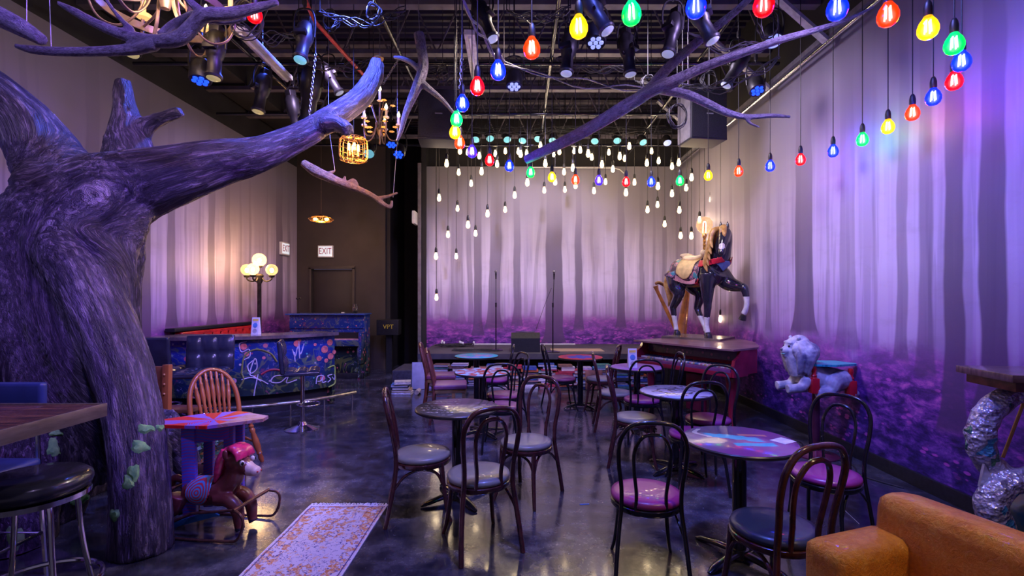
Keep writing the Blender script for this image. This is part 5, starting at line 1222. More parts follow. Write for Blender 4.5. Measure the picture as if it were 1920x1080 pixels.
obj_from(organic(ln_, .009, 1, .5), 'mane', mat('weathered_grey_mane', (.56, .55, .60), .5, 0, .4, 11, bump=.8, c2=(.13, .12, .22)), lt)
for sy in (-1, 1): MB().ell((-.300, sy*.045, 1.125), (.012, .014, .012)).build('eye', mat('eye_black', (.01, .015, .012)), lt)
MB().ell((-.355, 0, 1.09), (.012, .022, .014)).build('nose', mat('lion_nose', (.12, .10, .14), .4), lt); MB().ell((-.335, 0, 1.045), (.018, .035, .008)).build('mouth', mat('faded_teal_mouth', (.10, .40, .42), .4), lt)
tpm, nt, b = base_mat('turquoise_grid_paint'); h = NT(nt); o = h.obj(); s = h.sep(o)
gq = h.m('MAXIMUM', h.step(h.m('ABSOLUTE', h.m('SUBTRACT', h.m('FRACT', h.m('MULTIPLY', s[0], 14.)), .5)), .05, .03), h.step(h.m('ABSOLUTE', h.m('SUBTRACT', h.m('FRACT', h.m('MULTIPLY', s[1], 14.)), .5)), .05, .03))
nt.links.new(h.mix(gq, (.03, .42, .48), (.01, .22, .30)), b.inputs['Base Color']); b.inputs['Roughness'].default_value = .3
MB().prism([(-.20, .0), (-.12, -.15), (.08, -.20), (.35, -.10), (.365, -.06), (.28, .14), (0, .18), (-.14, .14)], .935, .955).build('table_top', tpm, lt, smooth=False)
rdp = mat('red_gloss_paint', (.60, .012, .02), .25, 0, .15, 8, coat=.4)
for x, y, q in ((-.10, -.13, 0), (.25, -.16, -.02)):
    s_ = MB(); s_.box((x, y, .74+q), (.075, .075, .15), bev=.006); s_.lathe([(0, .80), (.03, .80), (.022, .825), (.030, .84), (.018, .86), (.022, .885), (.028, .90), (.02, .935), (0, .935)], (x, y, q), 14); s_.build('spindle_post', rdp, lt)
MB().cyl((-.0, 0, .02), (0, 0, .78), .035).build('post', mat('maroon_post', (.07, .012, .03), .35, 0, .2, 9), lt)
MB().lathe([(0, 0), (.21, 0), (.21, .012), (.08, .03), (.04, .06), (0, .06)], seg=30).build('base', mat('maroon_base', (.16, .02, .06), .2, .3, .2, 9, coat=.6), lt)

# ------------------------------------------------------------------ foil-covered seahorse harp table at the right edge
sh = empty('harp_table', (0, 0, 0), 0, 'large harp-shaped sculpture in crumpled silver foil carrying a wooden top, at the right edge', 'sculpture')
m, nt, b = base_mat('crumpled_foil_collage'); h = NT(nt); o = h.obj(); vb_ = h.vor(o, 24, 0); vc = h.vor(o, 17, 1); hs = h.sep(vc)
c = h.ramp(hs[0], [(.0, (.50, .48, .60)), (.35, (.36, .34, .44)), (.55, (.60, .58, .70)), (.72, (.08, .36, .60)), (.80, (.50, .40, .50)), (.9, (.08, .22, .16)), (.96, (.6, .6, .7))], 'CONSTANT')
n = h.noise(o, 20, 4, rough=.6); c = h.mix(h.m('MULTIPLY', h.step(n, .55, .7), .5), c, (.30, .18, .16))
nt.links.new(c, b.inputs['Base Color']); b.inputs['Roughness'].default_value = .28; b.inputs['Metallic'].default_value = .45
vb2 = h.vor(o, 52, 0); nt.links.new(h.bump(h.m('ADD', h.m('MULTIPLY', vb_, .7), h.m('MULTIPLY', vb2, .3)), .9, .03), b.inputs['Normal'])
Ys = 3.02
fo = MB()
fo.tube([P(2010, 700, Ys), P(1960, 716, Ys), P(1905, 735, Ys), P(1862, 765, Ys), P(1838, 815, Ys), P(1850, 862, Ys), P(1890, 896, Ys), P(1945, 905, Ys), P(2000, 890, Ys)], [.07, .07, .068, .075, .078, .075, .07, .07, .07], 14, smooth=4)
fo.tube([P(1960, 890, Ys-.08), P(1915, 900, Ys-.08), P(1872, 918, Ys-.08), P(1858, 950, Ys-.08), P(1872, 990, Ys-.06), P(1900, 1040, Ys-.04), P(1960, 1075, Ys)], [.07, .07, .075, .085, .085, .08, .08], 14, smooth=4)
fm_ = organic(fo, .016, 2, .5)
for v in fm_.vertices: v.co += v.normal*.012*mnoise.noise(v.co*16)
fo_ = obj_from(fm_, 'foil_body', m, sh)
MB().prism([(0, 0), (.03, .14), (.08, .05), (.07, -.02)], -.008, .008, Matrix(((1, 0, 0), (0, 0, -1), (0, 1, 0))), tuple(P(1835, 912, Ys-.05))).build('fin', mat('silver_fin', (.5, .5, .55), .3, .5), sh, smooth=False)
MB().cyl(P(1922, 748, Ys), P(1880, 858, Ys), .009).build('gold_cord', mat('gold_cord', (.62, .30, .10), .5), sh)
MB().box(tuple(P(1945, 985, Ys+.08)), (.26, .16, .40), bev=.04, ry=-.45).build('painted_core', mat('teal_painted_core', (.05, .18, .30), .4, 0, .4, 7, c2=(.25, .22, .12)), sh)
MB().box((3.15, Ys+.0, .04), (.42, .45, .08), bev=.02).build('base', black, sh)
MB().box((3.12, 2.93, 1.155), (.58, .42, .045), bev=.006, rz=-.12).build('table_top', mat('barn_wood_slab', (.16, .09, .08), .22, 0, .35, 6, coat=.4, stretch=(1, 6, 1)), sh)
MB().box((3.12, 2.93, 1.105), (.50, .36, .06), bev=.006, rz=-.12).build('apron', mat('splintered_wood', (.14, .05, .03), .4, 0, .4, 16), sh)

# ------------------------------------------------------------------ things on and below the stage
def mic_stand(x, y, hz, lean, label):
    t = empty('microphone_stand', (x, y, SH), 0, label, 'microphone stand', 'microphone stands on the stage')
    MB().lathe([(0, 0), (.135, 0), (.135, .012), (.03, .03), (0, .03)], seg=28).build('base', blkmet, t)
    MB().cyl((0, 0, .02), (0, 0, .9), .011).build('lower_tube', blkmet, t); MB().cyl((0, 0, .86), (lean, 0, hz-.14), .007).build('upper_tube', blkmet, t)
    MB().lathe([(0, .84), (.018, .84), (.018, .92), (0, .92)], seg=12).build('clutch', blkmet, t)
    mc = MB().tube([(lean, 0, hz-.14), (lean, -.03, hz-.03)], [.012, .018], 10).build('microphone', blkmet, t); MB().ell((lean, -.035, hz), (.026, .026, .030)).build('mesh_head', steel, mc)
    return t
mic_stand(-.465, 9.35, 1.52, 0, 'left microphone stand, straight, on the stage')
mic_stand(.615, 9.05, 1.50, .02, 'right microphone stand on the stage, with cable clipped to it')
mo_ = empty('stage_monitor', (.105, 9.02, SH), 0, 'black wedge stage monitor at the front of the stage', 'speaker')
MB().prism([(0, 0), (0, .26), (.14, .36), (.42, .30), (.42, 0)], -.27, .27, Matrix(((0, 0, 1), (1, 0, 0), (0, 1, 0)))).build('cabinet', blk, mo_, smooth=False)
MB().box((0, .20, .368), (.36, .03, .012), bev=.004, rx=-.2).build('handle', mat('monitor_handle', (.03, .03, .03), .3), mo_)
cb = MB()
for k in range(4):
    pts = [V((-.85+.5*math.cos(a*1.3+k)*(.6+.1*k), 9.30+.16*math.sin(a*1.7+k*2), SH+.008+.004*k)) for a in [i*.5 for i in range(26)]]
    cb.tube(pts, .005, 5, smooth=3)
solo(cb, 'coiled_cable', rope, 'loose loops of black microphone cable on the stage floor', 'cable')
cl = empty('light_string_pile', (-1.35, 10.05, SH), 0, 'tangled pile of black cable and white bulbs on the stage by the mural', 'light string')
c_ = MB()
for k in range(7): c_.tube([V((.42*math.cos(a+k)*(.4+.09*k), .16*math.sin(a*1.6+k), .02+.035*abs(math.sin(a*2+k)))) for a in [i*.6 for i in range(12)]], .009, 5, smooth=3)
tag(c_.build('tangle', rope, cl), kind='stuff')
for k in range(9): MB().ell((rnd.uniform(-.35, .4), rnd.uniform(-.12, .1), .06+rnd.random()*.05), (.022, .022, .03), seg=8, rings=6).build('spare_bulb', wht, cl)
solo(MB().box((0, 0, .012), (.95, .03, .024), bev=.003), 'white_batten', wht, 'thin white batten on the stage at the foot of the mural, left', 'batten', (-.6, 10.5, SH))
solo(MB().box((0, 0, .012), (.9, .03, .024), bev=.003), 'white_batten', wht, 'thin white batten on the stage behind the right microphone stand', 'batten', (.75, 10.5, SH))
solo(MB().tube([P(1005, 618, 9.3), P(1022, 570, 9.2), P(1034, 540, 9.1)], .004, 6, smooth=5), 'microphone_cable', rope, 'cable drooping down beside the right microphone stand', 'cable')
# dark step and foam block left of the stage
solo(MB().box((0, 0, .17), (.34, .9, .34), bev=.02), 'stage_step', mat('carpeted_step', (.045, .042, .05), .8, 0, .3, 20, bump=.2), 'dark carpeted step at the left corner of the stage', 'step', (-2.08, 8.95, 0))
# books under the stage
bcols = [(.06, .10, .35), (.65, .64, .66), (.45, .05, .08), (.12, .30, .65), (.75, .70, .58), (.05, .05, .07), (.60, .42, .15), (.12, .28, .22), (.50, .42, .60), (.82, .80, .80), (.75, .20, .06), (.25, .13, .10)]
bnam = ['navy', 'grey', 'dark red', 'blue', 'cream', 'black', 'ochre', 'dark green', 'mauve', 'white', 'orange', 'brown']
pg = mat('book_pages', (.58, .52, .46), .8, 0, .12, 60, stretch=(1, 1, 14))
ncol = {}
def book(x, y, z, w, d, hh, rz, ci, label, up=False):
    t = empty('book', (x, y, z), rz, label, 'book', 'books piled under and beside the stage')
    k = ('m', ci); cm = mat('book_cover_'+bnam[ci].replace(' ', '_'), bcols[ci], .4, 0, .2, 25)
    if up:
        c_ = MB(); c_.box((-w/2+.002, 0, hh/2), (.004, d, hh)); c_.box((w/2-.002, 0, hh/2), (.004, d, hh)); c_.box((0, -d/2+.002, hh/2), (w, .004, hh)); c_.build('cover', cm, t, smooth=False)
        MB().box((0, .003, hh/2), (w-.01, d-.012, hh-.01)).build('pages', pg, t, smooth=False)
    else:
        c_ = MB(); c_.box((0, 0, .002), (w, d, .004)); c_.box((0, 0, hh-.002), (w, d, .004)); c_.box((0, -d/2+.002, hh/2), (w, .004, hh)) if rnd.random() < .7 else c_.box((-w/2+.002, 0, hh/2), (.004, d, hh)); c_.build('cover', cm, t, smooth=False)
        MB().box((0, .003, hh/2), (w-.008, d-.012, hh-.008)).build('pages', pg, t, smooth=False)
    return t
bk_n = 0
piles = [(-1.72, 'beside the leaning white board'), (-1.42, 'behind the reddish wooden chairs'), (-1.10, 'left of the turquoise table'), (-.78, 'below the turquoise table'), (-.46, 'right of the turquoise table foot'), (-.14, 'left of the stage monitor'), (.18, 'below the stage monitor'), (.50, 'left of the mauve-seated chair'),
         (.82, 'behind the red star table foot'), (1.14, 'right of the red star table foot'), (1.46, 'behind the plain purple table'), (1.78, 'left of the piano leg'), (2.10, 'behind the red piano')]
for pi_, (x, wh) in enumerate(piles):
    z = 0.; k = 0; ordn = ['lowest', 'second up', 'third up', 'fourth up', 'fifth up', 'sixth up', 'seventh up', 'eighth up', 'ninth up', 'tenth up', 'eleventh up', 'twelfth up']
    top = .47 if pi_ % 3 else .40
    while z < top-.05 and k < 10:
        hh = rnd.uniform(.024, .062)
        if z+hh > .485: break
        ci = rnd.randrange(12); book(x+rnd.uniform(-.05, .05), 8.72+rnd.uniform(-.03, .03), z, rnd.uniform(.24, .31), rnd.uniform(.18, .24), hh, rnd.uniform(-.06, .06), ci, f'{bnam[ci]} book, {ordn[k]}, in the pile {wh}'); z += hh+.0005; k += 1
for i, (x, y, z, ci) in enumerate(((-1.98, 8.17, 0, 9), (-1.99, 8.18, .04, 6), (-1.97, 8.16, .17, 5), (-2.0, 8.18, .215, 3), (-1.95, 8.16, .26, 4))):
    if i < 2: book(x, y, z, .32, .24, .038, .1*i, ci, f'{bnam[ci]} book flat on the floor left of the stage, {"lowest of the pile" if i == 0 else "under the roll of paper"}')
    else: book(x-.03, y, .079+(i-2)*.046, .27, .22, .044, -.1+.08*i, ci, f'{bnam[ci]} book {["third from the floor", "second from the top", "on top"][i-2]} in the pile left of the stage')
solo(MB().tube([V((.0, -.0, 0)), V((0, .2, 0))], .038, 16), 'paper_roll', mat('cream_paper', (.55, .48, .40), .7, 0, .1, 20), 'rolled cream paper lying by the book pile left of the stage', 'paper roll', (-1.72, 8.05, .040))
solo(MB().box((0, 0, .24), (.22, .02, .47), rx=-.08, bev=.002), 'white_board', mat('white_card', (.48, .48, .55), .6, 0, .1, 10), 'pale board standing upright at the left end of the stage front', 'board', (-1.80, 8.56, .0))
solo(MB().box((0, 0, .17), (.30, .03, .33), rx=-.1, bev=.002), 'picture_frame', mat('frame_print', (.25, .10, .06), .5, 0, .5, 6), 'reddish framed print leaning under the stage behind the plain purple table', 'picture frame', (1.30, 8.50, .005))

# cables lying on the floor
solo(MB().tube([(3.25, 4.1, .006), (3.1, 4.4, .006), (3.2, 4.7, .006), (3.0, 5.2, .006), (2.7, 5.6, .006), (2.4, 5.8, .006), (2.0, 6.2, .006)], .006, 6, smooth=6), 'floor_cable', rope, 'black cable lying on the floor along the right wall towards the piano', 'cable')
solo(MB().tube([V((3.0+.12*math.cos(a)+.03*math.sin(a*3), 5.35+.16*math.sin(a), .007+.004*(i % 3))) for i, a in enumerate([k*.7 for k in range(24)])], .005, 5, smooth=3), 'coiled_cable', rope, 'coil of black cable on the floor near the foot of the lion table', 'cable')
solo(MB().tube([(2.42, 3.45, .004), (2.50, 3.8, .004), (2.62, 4.0, .004), (2.45, 4.2, .004), (2.7, 4.3, .004)], .003, 5, smooth=6), 'floor_cable', wgrey, 'thin pale wire lying on the floor between the lion table and the armchair', 'cable')

solo(MB().box((0, 0, .0008), (.075, .012, .0012)), 'tape_strip', mat('blue_tape', (.03, .20, .75), .5), 'small strip of bright blue tape stuck on the floor in the middle aisle', 'tape', (.505, 3.79, .001), .1)
solo(MB().tube([P(995, 314, 10.553), P(1150, 315, 10.553), P(1162, 318, 10.553), P(1170, 325, 10.553)], .012, 8), 'white_pole', wht, 'thin white pole along the top of the stage mural', 'pole')
# ------------------------------------------------------------------ hanging bulbs
CC = {'red': (1, .004, .012), 'orange': (1, .085, .004), 'yellow': (.95, .62, .004), 'green': (.0, .85, .16), 'blue': (.008, .05, 1), 'violet': (.10, .04, 1)}
glassp = [(0, -.068), (.022, -.066), (.040, -.052), (.050, -.028), (.050, -.006), (.041, .022), (.026, .044), (.018, .060)]
def glow_glass(name, v_):
    # tinted glass with filament bloom put into its emission: hottest face-on, deeper colour edge-on
    m, nt, b = base_mat(name); h = NT(nt); lw_ = nd(nt, 'ShaderNodeLayerWeight'); lw_.inputs[0].default_value = .5; f = lw_.outputs['Facing']
    hot = tuple(.28+.72*x for x in v_)
    b.inputs['Base Color'].default_value = rgba(v_); b.inputs['Roughness'].default_value = .06
    nt.links.new(h.ramp(f, [(.0, hot), (.28, v_), (1, v_)]), b.inputs['Emission Color'])
    nt.links.new(h.m('MULTIPLY_ADD', h.step(f, .5, .0), 1.1, .40), b.inputs['Emission Strength'])
    tr = nd(nt, 'ShaderNodeBsdfTransparent'); tr.inputs[0].default_value = (.3+.7*v_[0], .3+.7*v_[1], .3+.7*v_[2], 1)
    mx = nd(nt, 'ShaderNodeMixShader'); nt.links.new(h.m('MULTIPLY_ADD', h.step(f, .35, .95), .45, .42), mx.inputs[0]); nt.links.new(tr.outputs[0], mx.inputs[1]); nt.links.new(b.outputs[0], mx.inputs[2])
    nt.links.new(mx.outputs[0], nt.nodes['Material Output'].inputs[0])
    try: m.cycles.emission_sampling = 'NONE'
    except Exception: pass
    return m
gme = {}; fme = {}
for c_, v_ in CC.items():
    gme[c_] = MB().lathe(glassp, seg=22).mesh('glass', glow_glass('glass_'+c_, v_))
    f_ = MB()
    for k in range(4):
        a = k*PI/2+.4; f_.tube([(.012*math.cos(a), .012*math.sin(a), .034), (.017*math.cos(a), .017*math.sin(a), -.034)], .0042, 5)
    hot = tuple(.42+.58*x for x in v_); fme[c_] = f_.mesh('filament', emis('filament_'+c_, hot, 22))
sock = MB().lathe([(0, .055), (.019, .055), (.022, .065), (.022, .10), (.017, .125), (.010, .14), (0, .145)], seg=16).mesh('socket', blk)
cordm = MB().cyl((0, 0, 0), (0, 0, 1), .0042, seg=6).mesh('cord', rope)
lampfac = {'red': 5, 'orange': 6, 'yellow': 6, 'green': 8, 'blue': 30, 'violet': 14}
def hang(name, p, top, gm, fm__, label, group, cat='light bulb', s=1.):
    e = empty(name, p, 0, label, cat, group)
    for nm, me_, par, z, sc in (('cord', cordm, e, .14*s, (1, 1, top-p.z-.14*s)), ('socket', sock, e, 0, (s, s, s))):
        o = bpy.data.objects.new(nm, me_); COL.objects.link(o); o.parent = par; o.location = (0, 0, z); o.scale = sc
    g_ = bpy.data.objects.new('glass', gm); COL.objects.link(g_); g_.parent = e; g_.scale = (s, s, s)
    f_ = bpy.data.objects.new('filament', fm__); COL.objects.link(f_); f_.parent = g_
    return e
loop = [(1385, 320, 'orange'), (1444, 310, 'blue'), (1501, 298, 'red'), (1562, 282, 'blue'), (1617, 260, 'green'), (1665, 236, 'yellow'), (1711, 210, 'orange'), (1750, 180, 'blue'), (1789, 150, 'red'), (1803, 113, 'blue'), (1789, 80, 'green'), (1740, 50, 'yellow'), (1665, 25, 'orange'), (1570, 12, 'blue'), (1432, 5, 'red'), (1305, 8, 'blue'), (1184, 22, 'green'), (1085, 48, 'yellow'), (997, 88, 'orange'), (934, 130, 'blue'), (895, 160, 'red'), (867, 192, 'blue'), (856, 222, 'green'), (853, 246, 'yellow'), (862, 266, 'orange'), (885, 283, 'violet'), (918, 299, 'red'), (955, 310, 'blue'), (995, 322, 'green'), (1035, 331, 'yellow'), (1079, 336, 'orange'), (1123, 337, 'violet'), (1174, 340, 'red'), (1221, 340, 'blue'), (1275, 338, 'green'), (1328, 328, 'yellow')]
def region(i):
    if i <= 8: return 'in the rising run before the right mural wall'
    if i <= 12: return 'in the turn of the ring at the upper right'
    if i <= 17: return 'near the top edge of the picture'
    if i <= 23: return 'in the descending run by the left speaker'
    return 'in the far row over the stage'
for i, (px, py, c_) in enumerate(loop):
    z = 3.10; Y = (z-CAMZ)*F/(CY-py); p = V(((px-CX)*Y/F, Y, z)); pv, nx = loop[i-1][2], loop[(i+1) % len(loop)][2]
    n_same = [j for j in range(len(loop)) if loop[j][2] == c_ and region(j) == region(i)]
    extra = '' if len(n_same) == 1 else {0: ', the leftmost such', len(n_same)-1: ', the rightmost such'}.get(sorted(n_same, key=lambda j: loop[j][0]).index(i), ', the middle such')
    hang('coloured_bulb', p, 5.745, gme[c_], fme[c_], f'{c_} glass bulb {region(i)}{extra}', 'ring of coloured bulbs')
    lamp('POINT', 'bulb_glow', p, lampfac[c_]*.55, CC[c_], .055)
hang('coloured_bulb', P(477, 24, 3.3), 5.745, gme['red'], fme['red'], 'small red glass bulb behind the upper left forked branch', 'ring of coloured bulbs')
wraw = [(138,182),(192,222),(198,125),(232,132),(285,148),(295,218),(357,138),(365,185),(402,127),(461,128),(471,140),(498,135),(560,102),(582,182),(248,272),(104,337),(187,385),(144,502),(234,458),(268,497),(90,600),(181,600),(92,785),(322,408),(401,390),(444,325),(501,268),(577,303),(626,265),(670,300),(666,220),(706,202),(711,126),(739,122),(775,138),(791,154),(837,186),(868,132),(886,208),(917,150),(939,160),(960,105),(853,265),(801,305),(718,280),(620,140),(645,128),(945,313),(983,267),(1039,180),(1060,127),(1092,170),(1089,285),(1087,368),(1042,390),(1152,318),(1152,195),(1183,178),(1185,392),(1216,292),(1240,245),(1119,455),(1191,507),(1239,508),(1328,343),(1222,627),(1298,587),(1276,437),(1371,882)]
wg = MB().lathe([(0, -.060), (.016, -.056), (.028, -.040), (.031, -.015), (.024, .02), (.017, .048), (.015, .06)], seg=14).mesh('glass', emis('clear_warm_glass', (1, .80, .48), 4.5, .55))
wf = MB().tube([(-.008, 0, .03), (-.010, 0, -.03), (.010, 0, -.03), (.008, 0, .03)], .005, 6).mesh('filament', emis('white_hot_filament', (1, .86, .62), 55))
wlab = {}
bands = [(0, 126, 'top'), (126, 160, 'second'), (160, 225, 'third'), (225, 300, 'fourth'), (300, 400, 'fifth'), (400, 520, 'sixth'), (520, 2000, 'lowest')]
ordw = ['first', 'second', 'third', 'fourth', 'fifth', 'sixth', 'seventh', 'eighth', 'ninth', 'tenth', 'eleventh', 'twelfth', 'thirteenth', 'fourteenth', 'fifteenth', 'sixteenth', 'seventeenth', 'eighteenth', 'nineteenth', 'twentieth']
for lo, hi, nm in bands:
    ids = sorted([i for i, q in enumerate(wraw) if lo <= q[1] < hi], key=lambda i: wraw[i][0])
    for k, i in enumerate(ids): wlab[i] = f'warm clear filament bulb over the stage, {nm} level down, {ordw[k]} from left'
for i, (x, y) in enumerate(wraw):
    px, py = 780+x/2.4, 230+y/2.4
    Y = 7.9+((i*0.618) % 1)*2.1
    if (x, y) == (1371, 882): Y = 7.95
    if px > 1255: Y = 8.1+((i*.37) % 1)*.9
    if (x, y) in ((1298, 587), (1222, 627)): Y = 8.75
    p = P(px, py, Y)
    hang('filament_bulb', p, 5.745, wg, wf, wlab[i], 'warm filament bulbs over the stage', s=1.12)
    lamp('POINT', 'filament_glow', p, 2.6, (1, .84, .62), .05)

# ------------------------------------------------------------------ theatre fixtures
lens_m = {'cyan': emis('lens_cyan', (.16, .50, .58), .7), 'blue': emis('lens_blue', (.012, .07, 1.0), 1.8), 'amber': emis('lens_amber', (.55, .45, .18), .5), 'dull': emis('lens_dull', (.5, .55, .7), .35), 'lilac': emis('lens_lilac', (.35, .42, .95), .9)}
canm = mat('black_lamp_housing', (.020, .018, .022), .42, .3, .3, 14)
def mk(fn, nm):
    mb = MB(); fn(mb); return mb.mesh(nm, canm)
ell_body = mk(lambda b: (b.lathe([(0, -.30), (.072, -.30), (.080, -.28), (.072, -.26), (.062, -.24), (.062, -.10), (.075, -.08), (.088, .0), (.088, .12), (.06, .17), (0, .18)], seg=20), b.box((0, 0, .20), (.10, .10, .08), bev=.01), b.box((0, .09, -.02), (.12, .05, .05), bev=.006), b.box((.09, 0, -.08), (.05, .02, .02))), 'housing')
par_body = mk(lambda b: (b.lathe([(0, -.10), (.098, -.10), (.104, -.08), (.104, .05), (.085, .10), (.04, .12), (0, .12)], seg=20), b.box((0, 0, .13), (.08, .08, .04), bev=.006)), 'housing')
def yoke(r): return mk(lambda b: (b.tube([(-r, 0, 0), (-r-.01, 0, .15), (-r+.02, 0, .27), (0, 0, .30), (r-.02, 0, .27), (r+.01, 0, .15), (r, 0, 0)], .010, 6, smooth=4)), 'yoke')
yk = {'ell': yoke(.10), 'par': yoke(.115)}
clampm = mk(lambda b: (b.cyl((0, 0, .29), (0, 0, .36), .012), b.box((0, 0, .36), (.035, .05, .07), bev=.006)), 'clamp')
lens_ell = MB().lathe([(0, -.3015), (.062, -.3015), (.05, -.310), (.02, -.318), (0, -.319)], seg=20)
def led(b):
    for k in range(7):
        a = k*PI/3; r = 0 if k == 6 else .055; b.lathe([(0, -.112), (.022, -.110), (.024, -.1005), (0, -.1005)], (r*math.cos(a), r*math.sin(a), 0), 12)
lens_led = MB(); led(lens_led); lens_par = MB().lathe([(0, -.103), (.088, -.103), (.06, -.115), (0, -.120)], seg=20)
lmesh = {}
def fixture(kind, px, py, Y, aim, col, label, s=.86):
    p = P(px, py, Y); e = empty('stage_light', p, 0, label, 'stage light', 'theatre lamps on the ceiling grid'); e.scale = (s, s, s)
    d = V(aim).normalized(); q = (-d).to_track_quat('Z', 'Y')
    k2 = (kind, col)
    if k2 not in lmesh:
        src = {'ell': lens_ell, 'led': lens_led, 'par': lens_par}[kind]; lmesh[k2] = src.mesh('lens', lens_m[col])
    for nm, me_ in (('housing', ell_body if kind == 'ell' else par_body), ('lens', lmesh[k2])):
        o = bpy.data.objects.new(nm, me_); COL.objects.link(o); o.parent = e; o.rotation_euler = q.to_euler()
    for nm, me_ in (('yoke', yk['ell' if kind == 'ell' else 'par']), ('clamp', clampm)):
        o = bpy.data.objects.new(nm, me_); COL.objects.link(o); o.parent = e
    solo_c = bpy.data.objects.new('hanger', hangm); COL.objects.link(solo_c); solo_c.parent = e; solo_c.location = (0, 0, .36); solo_c.scale = (1, 1, (5.745-p.z)/s-.36)
    return e
hangm = MB().cyl((0, 0, 0), (0, 0, 1), .008, seg=8).mesh('hanger', canm)
fixture('ell', 571, 70, 4.3, (0, -.35, -1), 'cyan', 'black profile spotlight with a pale cyan lens, above the long tree limb')
fixture('led', 377, 135, 4.2, (.05, -.2, -1), 'blue', 'small lamp with glowing blue LEDs at the left, below the iron chandelier')
fixture('ell', 404, 92, 4.0, (0, -.1, -1), 'amber', 'black profile spotlight pointing straight down beside the blue LED lamp at left', .85)
fixture('par', 250, 86, 4.7, (0, -.5, -1), 'amber', 'lamp with a yellow-green lens behind the upper left forked branch')
fixture('ell', 492, 166, 5.2, (-.1, -.15, -1), 'amber', 'black profile spotlight over the left wall, left of the long tree limb', .9)
fixture('ell', 583, 165, 5.4, (-.2, .2, -1), 'dull', 'shiny black spotlight behind the long tree limb, lens hidden', 1.3)
fixture('ell', 550, 205, 6.4, (.1, .2, -1), 'dull', 'small dark spotlight half hidden above the tree limb', 1.)
fixture('led', 734, 262, 6.6, (.1, -.4, -1), 'blue', 'blue LED lamp just below the flower chandelier')
fixture('led', 748, 283, 6.8, (.1, -.8, -1), 'blue', 'bright blue LED lamp right below the other one, by the upright branch')
fixture('par', 692, 282, 7.2, (.2, -.8, -1), 'cyan', 'dim cyan lamp right of the gold cage pendant')
fixture('ell', 1066, 92, 4.5, (-.1, -.2, -1), 'dull', 'profile spotlight pointing down under the yellow bulb at top centre')
fixture('led', 1117, 66, 4.2, (-.05, -.35, -1), 'lilac', 'LED lamp between the yellow and green bulbs near the top edge')
fixture('led', 964, 150, 5.2, (0, -.3, -1), 'lilac', 'LED lamp with a wire yoke right of the blue bulb near the centre top')
fixture('ell', 1176, 92, 4.6, (.1, -.1, -1), 'dull', 'black profile spotlight hanging below the green bulb at the top')
fixture('ell', 1262, 55, 4.3, (-.25, -.2, -1), 'dull', 'blue-lit profile spotlight near the top, left of the forked branch')
fixture('ell', 1310, 28, 3.9, (.4, -.2, -1), 'dull', 'spotlight at the top edge behind the blue bulb')
fixture('par', 1448, 66, 4.6, (-.1, -.5, -1), 'lilac', 'lamp below the red bulb at the top right')
fixture('led', 1417, 160, 5.4, (0, -.5, -1), 'blue', 'blue-lit LED lamp above the right-hand twig of the long branch')
fixture('ell', 1385, 120, 5.0, (-.6, 0, -1), 'dull', 'dark spotlight behind the fork of the long branch')
fixture('ell', 1110, 10, 3.8, (.5, -.2, -1), 'dull', 'spotlight at the top edge right of the yellow bulb')
fixture('ell', 905, 30, 4.4, (.4, -.2, -1), 'dull', 'spotlight at the top edge above the slanting strip light')
fixture('ell', 615, 140, 6.0, (.5, .1, -.8), 'dull', 'black spotlight aimed sideways right of the cyan-lens spotlight')
for i, (px, py) in enumerate(((893, 262), (918, 260), (950, 262), (981, 264), (1010, 261), (1037, 264), (1116, 265), (1157, 264), (1204, 267), (1250, 268))):
    ordn = ['leftmost', 'second from left', 'third from left', 'fourth from left', 'fifth from left', 'sixth from left', 'fourth from right', 'third from right', 'second from right', 'rightmost'][i]
    fixture('par', px, py-5, 9.0, (rnd.uniform(-.3, .3), -.7, -1), 'cyan' if i < 9 else 'lilac', f'round cyan-lensed lamp in the row above the stage, {ordn}', .78)
solo(MB().cyl((LX+2.9, 0, 0), (RX-.1, 0, 0), .024, seg=10), 'lighting_pipe', blkmet, 'black pipe carrying the row of lamps above the stage', 'pipe', (0, 9.0, 4.98), group='lighting grid pipes')

# hung loudspeakers
def pa(px0, px1, py0, py1, Y, rz, label):
    c = P((px0+px1)/2, (py0+py1)/2, Y); w = (px1-px0)*Y/F; hh = (py1-py0)*Y/F
    e = empty('hung_speaker', c, rz, label, 'loudspeaker', 'hung loudspeakers')
    MB().box((0, .16, 0), (w, .38, hh), bev=.012, taper=.97).build('cabinet', mat('speaker_cabinet', (.016, .016, .022), .45, 0, .2, 12), e)
    MB().box((0, -.035, 0), (w*.94, .014, hh*.95), bev=.003).build('grille', mat('speaker_grille', (.010, .010, .016), .6, .2, .4, 90, bump=.3), e)
    MB().box((-.0, -.045, 0), (.09, .004, .014)).build('badge', mat('badge_silver', (.5, .5, .55), .3, .8), e)
    for sx in (-1, 1): MB().cyl((sx*w*.35, .16, hh/2), (sx*w*.35, .16, hh/2+.75), .005, seg=6).build('hanging_strap', steel, e)
    return e
pa(784, 862, 168, 262, 6.0, .10, 'black hung loudspeaker at centre left behind the coloured bulbs')
e = pa(1292, 1364, 168, 262, 6.3, .14, 'black hung loudspeaker at the right with its pale side panel showing')
MB().box((-.255, .16, 0), (.012, .34, .62)).build('pale_side_panel', mat('pale_side', (.20, .19, .20), .5), e)

